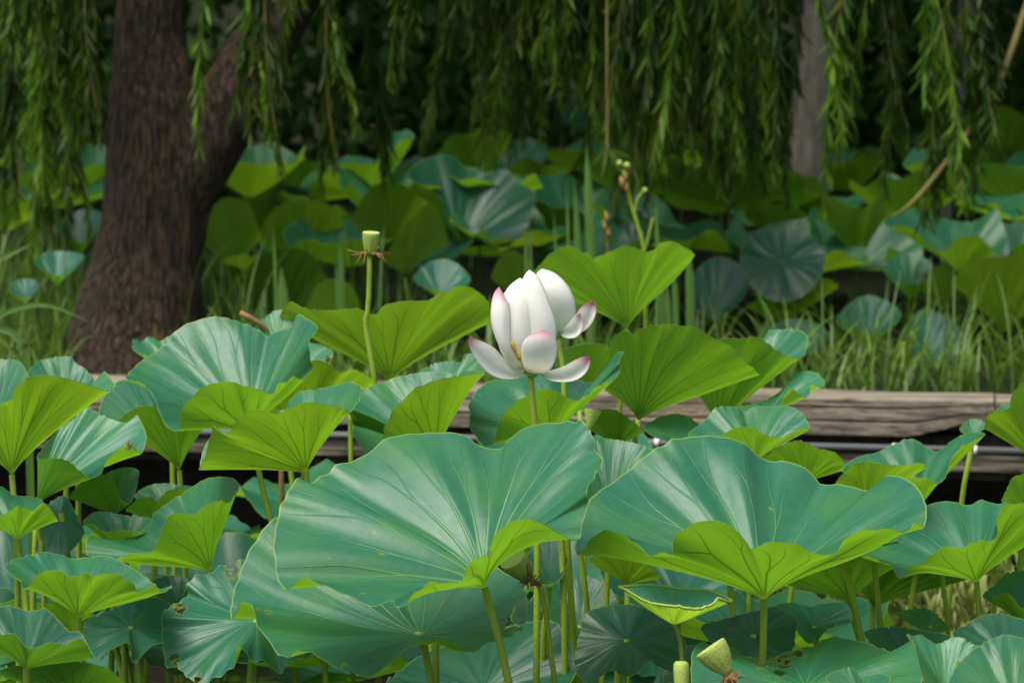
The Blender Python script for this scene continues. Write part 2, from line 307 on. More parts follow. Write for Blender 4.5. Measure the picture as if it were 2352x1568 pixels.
# ------------------------------------------------------------------ lotus leaves
LEAVES_GROUP = 'lotus leaves standing in the pond'
TINT = {'n': (1, 1, 1), 'y': (1.25, 1.1, 0.9), 'd': (0.50, 0.60, 0.72), 'l': (1.35, 1.25, 1.3), 'b': (0.78, 0.86, 1.15), 'o': (0.86, 0.80, 0.75)}  # 'd' darkens the blade colour to imitate shade under other leaves and trees
def make_blade(rim, C, p, nt, nr, seed, chew=None, ruff=0.004, world_off=Vector((0, 0, 0)), margin=0.00045, sag=0.0):
    rim = np.array([tuple(q) for q in rim]); C = np.array(tuple(C))
    # resample the closed rim evenly
    n = len(rim); dense = []
    for i in range(n):
        p0, p1, p2, p3 = rim[i-1], rim[i], rim[(i+1) % n], rim[(i+2) % n]
        for k in range(12):
            f = k/12.0
            dense.append(0.5*((2*p1)+(p2-p0)*f+(2*p0-5*p1+4*p2-p3)*f*f+(3*p1-p0-3*p2+p3)*f**3))
    dense = np.array(dense); seg = np.linalg.norm(np.roll(dense, -1, 0)-dense, axis=1); cum = np.concatenate([[0], np.cumsum(seg)])
    tt = np.arange(nt)/nt*cum[-1]
    dd = np.vstack([dense, dense[:1]])
    R = np.stack([np.interp(tt, cum, dd[:, k]) for k in range(3)], 1)
    # smooth shape + detail
    S = np.zeros_like(R); sig = nt*0.035; ws = 0
    for k in range(-int(3*sig), int(3*sig)+1):
        w = math.exp(-0.5*(k/sig)**2); S += w*np.roll(R, k, 0); ws += w
    S /= ws
    D = R-S
    rs = random.Random(seed); ph = [rs.uniform(0, 6.28) for _ in range(12)]
    th = np.arange(nt)/nt*2*math.pi
    fold = sum(math.pow(0.8, i)*np.sin((5+3*i)*th+ph[i]) for i in range(5))
    fine = sum(np.sin((19+7*i)*th+ph[5+i]) for i in range(3))/3
    env = 0.35+1.3*np.clip(np.sin(4*th+ph[1])*np.sin(7*th+ph[2]), 0, 1)
    fine = (fine+0.8*np.sin(47*th+ph[6]+2*np.sin(6*th+ph[7])))*env*1.6
    pleat = np.sin(23*th+ph[8]+0.8*np.sin(3*th+ph[9]))*0.6+np.sin(37*th+ph[10]+np.sin(5*th+ph[11]))*0.4
    pleat = pleat*(0.55+0.45*np.sin(2*th+ph[3])*np.sin(3*th+ph[4]))
    size = np.mean(np.linalg.norm(R-C, axis=1))
    V = [tuple(C)]; UV = [(0, 0)]
    for i in range(1, nr+1):
        r = (i/nr)**0.9
        q = C + (S-C)*r
        q[:, 2] = C[2] + (S[:, 2]-C[2])*r**p
        q = q + D*r**2.2
        q[:, 2] += fold*size*0.021*math.sin(math.pi*r**1.4)*r**0.5 + pleat*size*0.0088*r**2.8*(1-0.7*r**8) + fine*ruff*r**5 - sag*size*r**3
        q[:, 0] += np.roll(fine, 3)*ruff*0.7*r**6
        for j in range(nt):
            V.append(tuple(q[j])); UV.append((r*math.cos(th[j]), r*math.sin(th[j])))
    F, MI = [], []
    for j in range(nt):
        j2 = (j+1) % nt; F.append((0, 1+j2, 1+j)); MI.append(0)
    for i in range(1, nr):
        a, b = 1+(i-1)*nt, 1+i*nt
        for j in range(nt):
            j2 = (j+1) % nt; F.append((a+j, a+j2, b+j2, b+j)); MI.append(0)
    nb = len(V)
    if margin:
        last = np.array(V[-nt:])
        inner = np.array(V[-2*nt:-nt])
        for j in range(nt):
            o = last[j]-inner[j]; o = o/(np.linalg.norm(o)+1e-9)
            t = last[(j+1) % nt]-last[j-1]; t = t/(np.linalg.norm(t)+1e-9); nn = np.cross(o, t)
            for (ca, sa) in ((1, 0), (0, 1), (-1, 0), (0, -1)):
                V.append(tuple(last[j]+(o*ca+nn*sa)*margin)); UV.append((1, 0))
        for j in range(nt):
            j2 = (j+1) % nt
            for k in range(4):
                k2 = (k+1) % 4; F.append((nb+4*j+k, nb+4*j+k2, nb+4*j2+k2, nb+4*j2+k)); MI.append(1)
    off = np.array(tuple(world_off))
    Vn = np.array(V)
    me = new_mesh('blade', (Vn-off).tolist(), F, [M['lotus_chewed'] if chew else M['lotus'], M['margin']], True, MI)
    uvl = me.uv_layers.new(name='disc'); li = np.empty(len(me.loops), dtype=np.int32); me.loops.foreach_get('vertex_index', li)
    uvl.data.foreach_set('uv', np.array(UV)[li].ravel())
    if chew:
        at = me.attributes.new('chew', 'FLOAT', 'POINT'); w = np.zeros(len(V))
        for (cp, rad) in chew:
            rel = Vn-np.array(tuple(CAM)); dep = rel@np.array(tuple(FW)); qx = 1176+rel@np.array(tuple(RT))/(dep*KPX); qy = 784-rel@np.array(tuple(UP))/(dep*KPX)
            w = np.maximum(w, np.exp(-((qx-cp[0])**2+(qy-cp[1])**2)/(rad*rad)))
        at.data.foreach_set('value', w)
    return me
def make_stem(parent, C, foot_dir, rad, mat, seed):
    # from under the blade centre down into the water; foot_dir: world point the stem passes through lower down, or None
    rs = random.Random(seed)
    C = Vector(C)
    if foot_dir is None: foot_dir = C + Vector((rs.uniform(-.03, .03), rs.uniform(-.03, .03), -0.25))
    v = foot_dir - C
    if v.z > -0.02: v.z = -0.02
    k = (C.z+0.45)/(-v.z); k = max(k, 0.1)
    bx, by = v.x*k, v.y*k
    lim = 0.35; L = math.hypot(bx, by)
    if L > lim: bx, by = bx*lim/L, by*lim/L
    pts = []
    for i in range(15):
        t = i/14; e = t*1.25 if t < 0.6 else 0.75+(t-0.6)*0.625
        zz = C.z-(C.z+0.45)*t
        # follow the seen direction first, then straighten
        dx = v.x*min((C.z-zz)/(-v.z), 1.6) if -v.z > 1e-4 else 0
        dy = v.y*min((C.z-zz)/(-v.z), 1.6)
        m = (C.z-zz)/(-v.z)
        if m > 1.6: dx += (m-1.6)*v.x*0.3; dy += (m-1.6)*v.y*0.3
        pts.append(Vector((C.x+dx+0.006*math.sin(3*t+seed), C.y+dy, zz)))
    pts[0] = C + Vector((0, 0, 0.002))
    V, F = tube(pts, [rad*(0.85+0.3*i/14) for i in range(15)], 10)
    wpart('stem', V, F, [M[mat]], parent)
    return pts[-1]
leaf_id = 0
def leaf(label, d, c, far, near, dk=0.85, p=1.2, sb=None, tint='n', chew=None, rs=6.2, nt=150, nr=20, cd=0.0, stem='stem', ruff=0.0013, name='lotus_leaf', group=LEAVES_GROUP):
    global leaf_id; leaf_id += 1
    loop = list(far)+list(near)[::-1]
    pts = []
    for q in loop:
        if not pts or math.hypot(q[0]-pts[-1][0], q[1]-pts[-1][1]) > 3: pts.append(q)
    if math.hypot(pts[0][0]-pts[-1][0], pts[0][1]-pts[-1][1]) <= 3: pts.pop()
    xs = [q[0] for q in loop]; xm = (min(xs)+max(xs))/2; hw = (max(xs)-min(xs))/2; Rm = hw*KPX*d*dk
    farset = set(map(tuple, far)) - set(map(tuple, near))
    rim = []
    for q in pts:
        cph = max(-1, min(1, (q[0]-xm)/hw)); sn = math.sqrt(1-cph*cph)
        rim.append(P(q[0], q[1], d + Rm*(sn if tuple(q) in farset else -sn)))
    p = p if p < 0.9 else (0.82 if p <= 1.3 else p*0.85)
    C = P(c[0], c[1], d+cd)
    foot = P(sb[0], sb[1], d+cd) if sb else None
    base = Vector((C.x, C.y, WATER_Z))
    root = thing(name, base, label, 'leaf', group)
    chw = [((x, y), rr*1150) for (x, y, dd, rr) in chew] if chew else None
    b = link('blade', make_blade(rim, C, p, nt, nr, leaf_id*13+5, chw, ruff, base), root)
    b.color = (*TINT[tint], 1)
    make_stem(root, C, foot, rs/1000, stem, leaf_id)
    return root
def gen_leaf(label, pos, R, cup, tilt, tdir_, seed, tint='n', group=LEAVES_GROUP, nt=90, nr=12, wav=0.10, rad=0.005, stem='stem_dark', p=1.3, sag=0.0):
    # a leaf described by its own size: radius, cup height, tilt angle and tilt direction
    rs = random.Random(seed); ph = [rs.uniform(0, 6.28) for _ in range(6)]
    rim = []; n = 40
    rot = Matrix.Rotation(tilt, 3, Vector((math.cos(tdir_), math.sin(tdir_), 0)))
    pos = Vector(pos)
    for i in range(n):
        a = -2*math.pi*i/n
        rr = R*(1+0.07*math.sin(2*a+ph[0])+0.05*math.sin(3*a+ph[1])+0.03*math.sin(7*a+ph[5]))
        z = cup*R + wav*R*(math.sin(3*a+ph[2])+0.7*math.sin(5*a+ph[3])+0.5*math.sin(8*a+ph[4]))
        rim.append(pos + rot @ Vector((rr*math.cos(a), rr*math.sin(a), z)))
    base = Vector((pos.x, pos.y, min(WATER_Z if pos.y < tmid.y else BANK_Z, pos.z-0.05)))
    root = thing('lotus_leaf', base, label, 'leaf', group)
    b = link('blade', make_blade(rim, pos, p, nt, nr, seed, None, R*0.015, base, 0.0007, sag), root)
    b.color = (*TINT[tint], 1)
    make_stem(root, pos, None, rad, stem, seed)
    return root
# ---- large leaves in front
leafA = leaf('broad teal lotus leaf tilted open before the white flower, curled tip at its back edge', 4.4, (1113, 1352),
     [(628,1245),(640,1180),(647,1155),(683,1098),(705,1113),(753,1082),(790,1065),(847,1040),(884,1008),(930,998),(984,994),(1044,994),(1077,1006),(1101,1023),(1130,1031),(1156,1029),(1162,1014),(1184,996),(1227,976),(1284,970),(1318,967),(1338,966),(1352,985),(1364,1010),(1372,1040),(1384,1062)],
     [(628,1245),(632,1285),(637,1328),(660,1353),(697,1326),(733,1342),(784,1359),(827,1382),(861,1393),(901,1376),(917,1397),(974,1345),(997,1337),(1051,1338),(1064,1325),(1084,1287),(1111,1278),(1124,1258),(1134,1232),(1161,1208),(1177,1195),(1217,1192),(1264,1212),(1296,1232),(1310,1238),(1331,1235),(1337,1205),(1351,1155),(1349,1122),(1384,1062)],
     p=0.62, sb=(1160, 1568), rs=7.0, nt=230, nr=28, ruff=0.0012, chew=[(1118,1268,4.22,0.012)])
leaf('broad teal lotus leaf with brown-edged front flap, beside the pale curled young leaf', 4.62, (1755, 1378),
     [(1324,1272),(1322,1242),(1335,1190),(1356,1145),(1377,1127),(1424,1095),(1484,1045),(1520,1022),(1560,1006),(1640,1001),(1700,1014),(1735,1043),(1775,1060),(1798,1058),(1851,1075),(1875,1100),(1885,1112),(1935,1113),(1998,1128),(2015,1120),(2038,1092),(2088,1103),(2115,1132),(2128,1168)],
     [(1324,1272),(1344,1258),(1364,1232),(1391,1218),(1431,1230),(1471,1258),(1494,1277),(1521,1267),(1544,1276),(1547,1242),(1568,1215),(1595,1202),(1635,1195),(1668,1202),(1698,1225),(1718,1248),(1728,1261),(1755,1248),(1785,1245),(1828,1248),(1868,1270),(1918,1272),(1938,1242),(1978,1218),(2048,1215),(2078,1222),(2105,1201),(2124,1208),(2128,1168)],
     p=1.22, sb=(1740, 1568), rs=7.0, nt=230, nr=28, ruff=0.001)
leaf('flat teal lotus leaf showing its pale centre disc, insect holes at right and left edges', 4.64, (968, 1455),
     [(530,1412),(533,1372),(547,1328),(567,1275),(587,1242),(633,1188),(700,1190),(800,1205),(900,1230),(1000,1255),(1100,1280),(1161,1315),(1197,1338),(1211,1372),(1212,1398)],
     [(530,1412),(537,1417),(548,1395),(563,1379),(580,1395),(585,1412),(590,1437),(620,1472),(630,1495),(657,1510),(680,1495),(713,1498),(747,1518),(777,1535),(790,1520),(814,1545),(841,1555),(867,1545),(917,1505),(944,1480),(984,1470),(1017,1468),(1051,1482),(1084,1497),(1127,1472),(1151,1475),(1177,1448),(1201,1442),(1212,1398)],
     p=1.6, sb=(992, 1568), rs=7.0, nt=220, nr=26, ruff=0.0015, chew=[(1182,1425,4.42,0.036),(612,1408,4.35,0.022)])
leaf('flat teal lotus leaf with ragged insect-eaten edge, tucked under the leaf with pale disc', 4.8, (590, 1425),
     [(372,1445),(372,1412),(387,1395),(417,1378),(433,1362),(430,1338),(467,1318),(500,1305),(553,1285),(620,1290),(700,1330),(790,1430)],
     [(372,1445),(374,1478),(377,1505),(383,1532),(403,1528),(420,1542),(443,1563),(473,1568),(513,1545),(540,1530),(538,1512),(548,1487),(567,1498),(580,1522),(603,1515),(630,1538),(647,1545),(663,1522),(720,1500),(790,1430)],
     p=1.6, nt=200, nr=24, ruff=0.002, tint='b', chew=[(410,1400,4.85,0.024),(530,1302,4.98,0.035),(400,1512,4.62,0.022),(455,1560,4.55,0.018)])
# the small rolled-up corner standing on the back edge of the first broad leaf
V, F = [], []
for i in range(9):
    t_ = i/8; cx, cy = 1352+(1364-1352)*t_, 988-(988-942)*t_; w = 3+20*t_**0.8
    for k in range(20):
        an = -2.6+5.6*k/19; sp = 1-0.25*(k/19); V.append(P(cx+w*math.sin(an)*sp, cy-0.10*w*math.cos(an)*sp+(4*math.sin(an) if i == 8 else 0), 4.45-0.0006*w*math.cos(an)*sp))
for i in range(8):
    for k in range(19): a_ = i*20+k; F.append((a_, a_+1, a_+21, a_+20))
wpart('curled_corner', V, F, [M['pod']], leafA)
# ---- middle rows
leaf('large teal cupped lotus leaf with yellow-green front lip, in front of the willow trunk', 5.35, (578, 1000),
     [(290,863),(320,833),(333,823),(383,789),(400,763),(433,743),(483,728),(523,731),(567,746),(597,759),(613,774),(633,763),(673,749),(683,723),(700,729),(730,753)],
     [(290,863),(297,873),(323,879),(333,888),(353,909),(367,949),(383,979),(410,989),(417,943),(437,916),(467,888),(500,879),(533,876),(560,887),(600,895),(623,906),(640,886),(673,866),(695,871),(717,849),(713,823),(711,780),(730,753)],
     p=1.25, sb=(630, 1200), nt=200, nr=24, ruff=0.001)
leaf('yellow-green scalloped lotus leaf showing its veined underside, below the large teal cup by the trunk', 5.0, (703, 1086),
     [(458,1078),(480,1010),(560,985),(620,965),(647,946),(683,903),(733,893),(784,881),(804,876),(832,895)],
     [(458,1078),(472,1048),(486,990),(493,981),(517,997),(533,986),(550,959),(593,940),(633,952),(683,929),(717,924),(750,931),(790,938),(806,946),(832,895)],
     p=1.15, tint='y', nt=190, nr=22, ruff=0.001)
leaf('lotus leaf folded over, teal inside and bright yellow-green flap, left of the flower stem', 5.15, (1000, 1050),
     [(811,996),(809,963),(791,936),(817,913),(847,889),(884,876),(911,866),(951,858),(997,853),(1037,857),(1075,850),(1111,855)],
     [(811,996),(827,1023),(845,1050),(866,1045),(877,1013),(891,963),(911,933),(932,914),(943,899),(971,884),(1014,870),(1067,862),(1111,855)],
     p=1.2, tint='y', nt=190, nr=22, ruff=0.001)
leaf('teal lotus leaf with rolled yellow-green lip, directly behind the flower stem', 5.25, (1262, 1020),
     [(1077,930),(1084,913),(1104,889),(1134,873),(1211,862),(1267,858),(1317,869),(1351,878),(1381,873),(1405,825),(1416,811),(1431,809)],
     [(1077,930),(1079,949),(1079,979),(1094,1003),(1114,1024),(1134,1016),(1141,986),(1151,959),(1177,929),(1211,909),(1244,894),(1274,898),(1304,913),(1331,919),(1371,889),(1401,876),(1414,869),(1424,849),(1422,829),(1431,809)],
     p=1.2, nt=190, nr=22, ruff=0.001)
leaf('fan-shaped yellow-green lotus leaf seen from below, ribs meeting on its stem, right of the flowers', 5.5, (1466, 966),
     [(1393,900),(1440,850),(1520,835),(1600,838),(1680,850),(1741,862)],
     [(1393,900),(1398,840),(1401,789),(1411,773),(1437,758),(1454,769),(1467,756),(1501,748),(1534,745),(1568,749),(1595,751),(1625,769),(1658,786),(1685,799),(1708,826),(1731,846),(1741,862)],
     p=1.1, sb=(1456, 1025), tint='n', nt=190, nr=22, ruff=0.001)
leaf('yellow-green lotus leaf with a pale teal back corner, behind the fan-shaped leaf', 5.8, (1650, 990),
     [(1560,840),(1650,800),(1720,780),(1758,779),(1768,759),(1801,757),(1835,758),(1855,775)],
     [(1560,840),(1600,800),(1658,779),(1711,777),(1728,773),(1755,783),(1798,814),(1835,823),(1851,806),(1855,775)],
     p=1.1, nt=150, nr=18, ruff=0.001)
leaf('dark teal lotus leaf with wavy lip, left of the weathered timber', 5.15, (1735, 1062),
     [(1581,998),(1618,966),(1641,939),(1668,933),(1695,936),(1711,946),(1735,934),(1768,934),(1801,931),(1828,939),(1848,956),(1860,985)],
     [(1581,998),(1630,1006),(1658,1000),(1675,989),(1701,980),(1728,983),(1755,996),(1785,1006),(1808,999),(1831,989),(1851,983),(1860,985)],
     p=1.15, nt=150, nr=18, ruff=0.001)
leaf('small pale teal lotus leaf with crumpled lip, overlapping the left end of the weathered timber', 5.7, (1760, 960),
     [(1700,938),(1768,914),(1801,889),(1821,859),(1845,853),(1875,856),(1893,876)],
     [(1700,938),(1740,955),(1788,936),(1801,909),(1821,894),(1841,911),(1858,909),(1865,884),(1888,889),(1893,876)],
     p=1.2, tint='l', nt=120, nr=14, ruff=0.001)
leaf('teal lotus leaf hidden between the two broad front leaves', 5.0, (1400, 1180),
     [(1310,1080),(1340,1030),(1371,1009),(1401,1008),(1451,1016),(1484,1026),(1506,1050)],
     [(1310,1080),(1340,1150),(1400,1160),(1460,1120),(1506,1050)], p=1.3, nt=120, nr=14)
leaf('teal lotus leaf with long yellow-green wing reaching over the dark gap under the timber', 5.3, (2112, 1172),
     [(1935,1082),(1968,1050),(2011,1040),(2041,1026),(2075,1011),(2101,1009),(2128,1026),(2152,1036),(2201,1003),(2235,992),(2263,997)],
     [(1935,1082),(2000,1100),(2070,1098),(2128,1098),(2145,1108),(2161,1108),(2175,1088),(2182,1060),(2203,1030),(2240,1010),(2263,997)],
     p=1.15, nt=160, nr=18, ruff=0.001)
leaf('small yellow-green lotus leaf seen from below, in front of the long-winged leaf', 5.05, (1990, 1165),
     [(1919,1112),(1960,1095),(2030,1090),(2090,1085),(2126,1074)],
     [(1919,1112),(1941,1082),(1968,1063),(2001,1062),(2035,1067),(2081,1068),(2115,1062),(2126,1074)], p=1.15, tint='y', nt=120, nr=14, ruff=0.001)
leaf('teal lotus leaf with deep yellow-green front, at the right behind the broad front leaf', 4.95, (2243, 1338),
     [(1965,1246),(2000,1210),(2060,1185),(2100,1165),(2135,1158),(2161,1152),(2188,1152),(2228,1160),(2255,1148),(2295,1158),(2330,1140),(2420,1150),(2470,1200)],
     [(1965,1246),(1973,1262),(1978,1280),(1988,1275),(2008,1282),(2028,1292),(2045,1295),(2061,1322),(2075,1327),(2088,1305),(2115,1295),(2135,1278),(2165,1258),(2191,1255),(2205,1259),(2221,1252),(2248,1242),(2271,1242),(2289,1232),(2291,1195),(2297,1168),(2330,1157),(2400,1160),(2470,1200)],
     p=1.15, sb=(2254, 1430), nt=200, nr=22, ruff=0.001)
leaf('yellow-green lotus leaf seen from below, hiding the right end of the timber', 5.3, (2395, 1080),
     [(2263,985),(2280,950),(2315,928),(2380,930),(2450,930),(2520,960)],
     [(2263,985),(2266,958),(2285,946),(2318,938),(2322,915),(2340,888),(2380,865),(2450,870),(2520,960)], p=1.1, tint='y', nt=140, nr=16, ruff=0.001)
leaf('rolled yellow-green lotus leaf edge standing up beside the dark gap at the right', 5.0, (2360, 1180),
     [(2300,1150),(2320,1125),(2350,1110),(2400,1110),(2460,1130)],
     [(2300,1150),(2315,1118),(2325,1098),(2345,1090),(2400,1080),(2460,1130)], p=1.2, nt=110, nr=12, ruff=0.001)
# undersides below the broad right leaf
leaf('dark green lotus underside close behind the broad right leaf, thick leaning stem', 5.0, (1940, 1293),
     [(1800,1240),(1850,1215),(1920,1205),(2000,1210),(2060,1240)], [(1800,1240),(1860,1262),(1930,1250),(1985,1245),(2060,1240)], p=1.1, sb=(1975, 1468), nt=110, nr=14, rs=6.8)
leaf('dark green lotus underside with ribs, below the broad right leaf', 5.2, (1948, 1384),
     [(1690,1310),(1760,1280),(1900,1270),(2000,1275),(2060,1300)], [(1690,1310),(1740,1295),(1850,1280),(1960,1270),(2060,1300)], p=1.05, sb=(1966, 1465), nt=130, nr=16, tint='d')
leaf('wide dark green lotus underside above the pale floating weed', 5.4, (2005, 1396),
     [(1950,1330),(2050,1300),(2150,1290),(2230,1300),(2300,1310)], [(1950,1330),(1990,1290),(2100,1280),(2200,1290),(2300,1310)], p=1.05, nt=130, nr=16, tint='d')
leaf('small bright green lotus leaf lying above the floating weed', 4.95, (2135, 1440),
     [(2058,1406),(2101,1398),(2131,1397),(2160,1420),(2180,1445)], [(2058,1406),(2090,1432),(2135,1452),(2180,1445)], p=1.3, nt=90, nr=10, tint='y')
leaf('teal lotus leaf at the right edge above the floating weed', 4.95, (2340, 1430),
     [(2258,1365),(2285,1342),(2308,1318),(2345,1310),(2400,1315),(2440,1360)], [(2258,1365),(2272,1378),(2295,1363),(2321,1365),(2345,1395),(2390,1400),(2440,1360)], p=1.2, nt=110, nr=14, ruff=0.001)
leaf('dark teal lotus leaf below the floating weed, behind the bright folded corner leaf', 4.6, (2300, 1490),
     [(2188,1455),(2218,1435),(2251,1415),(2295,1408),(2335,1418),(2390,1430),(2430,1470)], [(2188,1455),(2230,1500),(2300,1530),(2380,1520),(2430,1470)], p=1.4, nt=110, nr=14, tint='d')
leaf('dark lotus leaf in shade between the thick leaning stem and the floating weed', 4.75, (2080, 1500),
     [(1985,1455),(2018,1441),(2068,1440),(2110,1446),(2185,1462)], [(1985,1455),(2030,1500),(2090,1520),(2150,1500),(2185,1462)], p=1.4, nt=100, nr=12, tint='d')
leaf('grey-teal lotus leaf with drooping right side, behind the broad right leaf stem', 4.9, (1870, 1440),
     [(1780,1392),(1821,1383),(1861,1392),(1895,1385),(1945,1387),(1956,1425)], [(1780,1392),(1805,1420),(1828,1445),(1845,1467),(1861,1477),(1881,1465),(1901,1445),(1928,1433),(1956,1425)], p=1.3, nt=110, nr=14, tint='b')
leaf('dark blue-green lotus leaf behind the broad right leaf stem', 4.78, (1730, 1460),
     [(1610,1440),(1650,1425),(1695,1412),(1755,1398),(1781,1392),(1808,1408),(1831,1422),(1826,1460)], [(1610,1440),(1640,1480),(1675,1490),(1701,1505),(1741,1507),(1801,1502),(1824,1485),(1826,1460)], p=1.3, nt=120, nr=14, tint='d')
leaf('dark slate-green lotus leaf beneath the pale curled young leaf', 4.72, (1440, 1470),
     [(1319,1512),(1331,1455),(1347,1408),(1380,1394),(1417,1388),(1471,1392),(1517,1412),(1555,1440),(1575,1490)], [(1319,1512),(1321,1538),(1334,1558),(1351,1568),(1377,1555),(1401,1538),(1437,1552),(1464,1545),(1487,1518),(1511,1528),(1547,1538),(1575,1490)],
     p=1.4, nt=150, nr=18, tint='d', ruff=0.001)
# bottom row, nearest
leaf('broad teal lotus leaf at the bottom with clustered insect holes, behind the drooping seed pod', 4.4, (1850, 1575),
     [(1588,1515),(1601,1482),(1618,1475),(1640,1495),(1681,1488),(1708,1506),(1760,1512),(1800,1500),(1835,1488),(1878,1480),(1890,1468),(1915,1462),(1945,1465),(1985,1475),(2008,1482),(2045,1495),(2075,1488),(2095,1472),(2125,1530)],
     [(1588,1515),(1600,1590),(1700,1650),(1850,1680),(2000,1660),(2090,1610),(2125,1530)], p=1.4, nt=180, nr=22, ruff=0.001, chew=[(1752,1520,4.58,0.030),(1800,1512,4.6,0.032),(1835,1498,4.6,0.018),(1790,1545,4.5,0.022)])
leaf('light green folded lotus leaf in the bottom right corner, pointed left tip', 4.2, (2170, 1600),
     [(2083,1457),(2098,1460),(2115,1457),(2135,1470),(2155,1478),(2188,1463),(2211,1465),(2241,1482),(2262,1478)], [(2083,1457),(2100,1480),(2112,1530),(2130,1580),(2165,1600),(2188,1562),(2195,1530),(2222,1503),(2262,1478)], p=1.2, nt=140, nr=16, tint='l', ruff=0.001)
leaf('smooth mid-green lotus leaf in the bottom right corner, below the dark leaf', 4.1, (2330, 1620),
     [(2180,1585),(2191,1540),(2215,1510),(2251,1482),(2295,1460),(2320,1458),(2360,1468),(2430,1490),(2490,1560)], [(2180,1585),(2230,1660),(2330,1700),(2430,1670),(2490,1560)], p=1.4, nt=140, nr=16, ruff=0.001)
leaf('small crumpled teal lotus leaf at the bottom beside the light folded leaf', 4.12, (1975, 1600),
     [(1898,1560),(1908,1545),(1925,1540),(1955,1533),(1985,1560),(2000,1550),(2020,1545),(2045,1556)], [(1898,1560),(1930,1580),(1960,1585),(1990,1590),(2030,1580),(2045,1556)], p=1.2, nt=100, nr=12, ruff=0.001)
leaf('dark teal lotus leaf in shade under the front leaf with pale disc', 5.0, (1110, 1590),
     [(885,1575),(934,1528),(971,1502),(1060,1470),(1160,1440),(1264,1425),(1297,1458),(1317,1495),(1323,1545)], [(885,1575),(950,1630),(1100,1660),(1250,1630),(1323,1545)], p=1.3, nt=140, nr=16, tint='d')
leaf('olive lotus underside hanging between the stems below the two broad front leaves', 4.9, (1440, 1345),
     [(1350,1290),(1400,1280),(1460,1285),(1516,1328)], [(1350,1290),(1390,1262),(1431,1268),(1457,1285),(1484,1292),(1505,1308),(1516,1328)], p=1.05, nt=100, nr=12, tint='o')
leaf('grey-teal lotus leaf in shade behind the pale curled young leaf', 5.1, (1560, 1390),
     [(1380,1290),(1450,1270),(1560,1265),(1640,1290),(1700,1340)], [(1380,1290),(1400,1350),(1480,1395),(1600,1400),(1700,1340)], p=1.3, nt=110, nr=14, tint='b')
leaf('dark round lotus leaf in shade right of the drooping pod', 5.0, (1262, 1350),
     [(1205,1300),(1225,1255),(1260,1235),(1290,1250),(1302,1290)], [(1205,1300),(1230,1335),(1265,1342),(1290,1325),(1302,1290)], p=1.3, nt=80, nr=10, tint='d')
leaf('olive lotus leaf in deep shade among the front stems', 5.15, (1330, 1440),
     [(1230,1360),(1280,1330),(1340,1320),(1400,1350),(1420,1400)], [(1230,1360),(1260,1420),(1330,1460),(1390,1445),(1420,1400)], p=1.2, nt=90, nr=10, tint='o')
# ---- left side
leaf('teal lotus leaf with scalloped olive-green front lip, low at the left', 4.75, (180, 1420),
     [(13,1302),(30,1285),(67,1275),(100,1267),(140,1275),(167,1283),(200,1280),(247,1277),(283,1292),(310,1308),(347,1335),(372,1353),(394,1346)],
     [(13,1302),(27,1322),(47,1332),(50,1348),(63,1348),(80,1325),(103,1312),(133,1310),(167,1325),(193,1317),(217,1322),(247,1317),(277,1322),(303,1338),(320,1358),(353,1344),(375,1360),(394,1346)],
     p=1.12, sb=(180, 1470), nt=170, nr=20, ruff=0.001)
leaf('yellow-green lotus leaf with teal inside, half cut off above the scalloped leaf', 4.95, (40, 1240),
     [(-110,1150),(-60,1122),(0,1117),(30,1136),(63,1140),(95,1148),(134,1196)], [(-110,1150),(-60,1192),(-20,1186),(17,1178),(37,1163),(60,1168),(77,1172),(97,1157),(113,1164),(134,1196)], p=1.12, sb=(53, 1398), nt=120, nr=14, ruff=0.001)
leaf('tall yellow-green lotus leaf seen from below, small pale patch on its rim, at the left', 5.05, (27, 1092),
     [(-110,990),(-40,960),(60,930),(150,910),(213,884),(233,859),(241,853),(258,874),(264,890)], [(-110,990),(-50,960),(0,937),(27,923),(33,896),(53,873),(83,863),(123,863),(167,873),(207,886),(245,899),(264,890)],
     p=1.12, sb=(30, 1140), nt=160, nr=18, tint='y', ruff=0.001)
leaf('pale teal lotus leaf with frayed right edge, right of the tall yellow-green leaf', 5.3, (85, 1160),
     [(85,1050),(133,989),(167,963),(200,936),(233,953),(280,970),(300,966),(313,953),(325,970),(336,1003)], [(85,1050),(120,1052),(150,1055),(167,1067),(190,1087),(207,1098),(230,1090),(247,1055),(275,1030),(300,1022),(325,1040),(336,1003)],
     p=1.15, nt=150, nr=18, tint='l', ruff=0.001, chew=[(300,1025,5.2,0.018)])
leaf('mid-green lotus underside over the black gap at the left, below the large teal cup', 5.55, (412, 1082),
     [(228,955),(237,916),(257,886),(283,873),(333,883),(400,900),(470,980)], [(228,955),(262,968),(280,959),(300,943),(320,934),(350,934),(372,955),(420,972),(470,980)], p=1.12, sb=(418, 1118), nt=140, nr=16, ruff=0.001)
leaf('rounded teal lotus leaf cut off by the left edge, under the arching grass blade', 5.5, (-10, 980),
     [(-90,880),(-50,838),(0,826),(33,826),(52,838),(66,880)], [(-90,880),(-40,925),(20,920),(66,880)], p=1.3, nt=90, nr=10)
leaf('teal lotus leaf with crinkled rim behind the tall yellow-green leaf', 5.65, (150, 960),
     [(66,865),(80,836),(110,823),(160,819),(173,833),(197,849),(216,880)], [(66,865),(110,895),(170,905),(216,880)], p=1.3, nt=100, nr=12)
leaf('olive and teal folded lotus leaf beside the black gap at the left', 5.3, (262, 1190),
     [(158,1145),(200,1110),(240,1088),(277,1075),(307,1075),(319,1090)], [(158,1145),(177,1118),(213,1100),(253,1102),(267,1120),(280,1150),(303,1150),(319,1090)], p=1.15, nt=110, nr=14, tint='o', ruff=0.001)
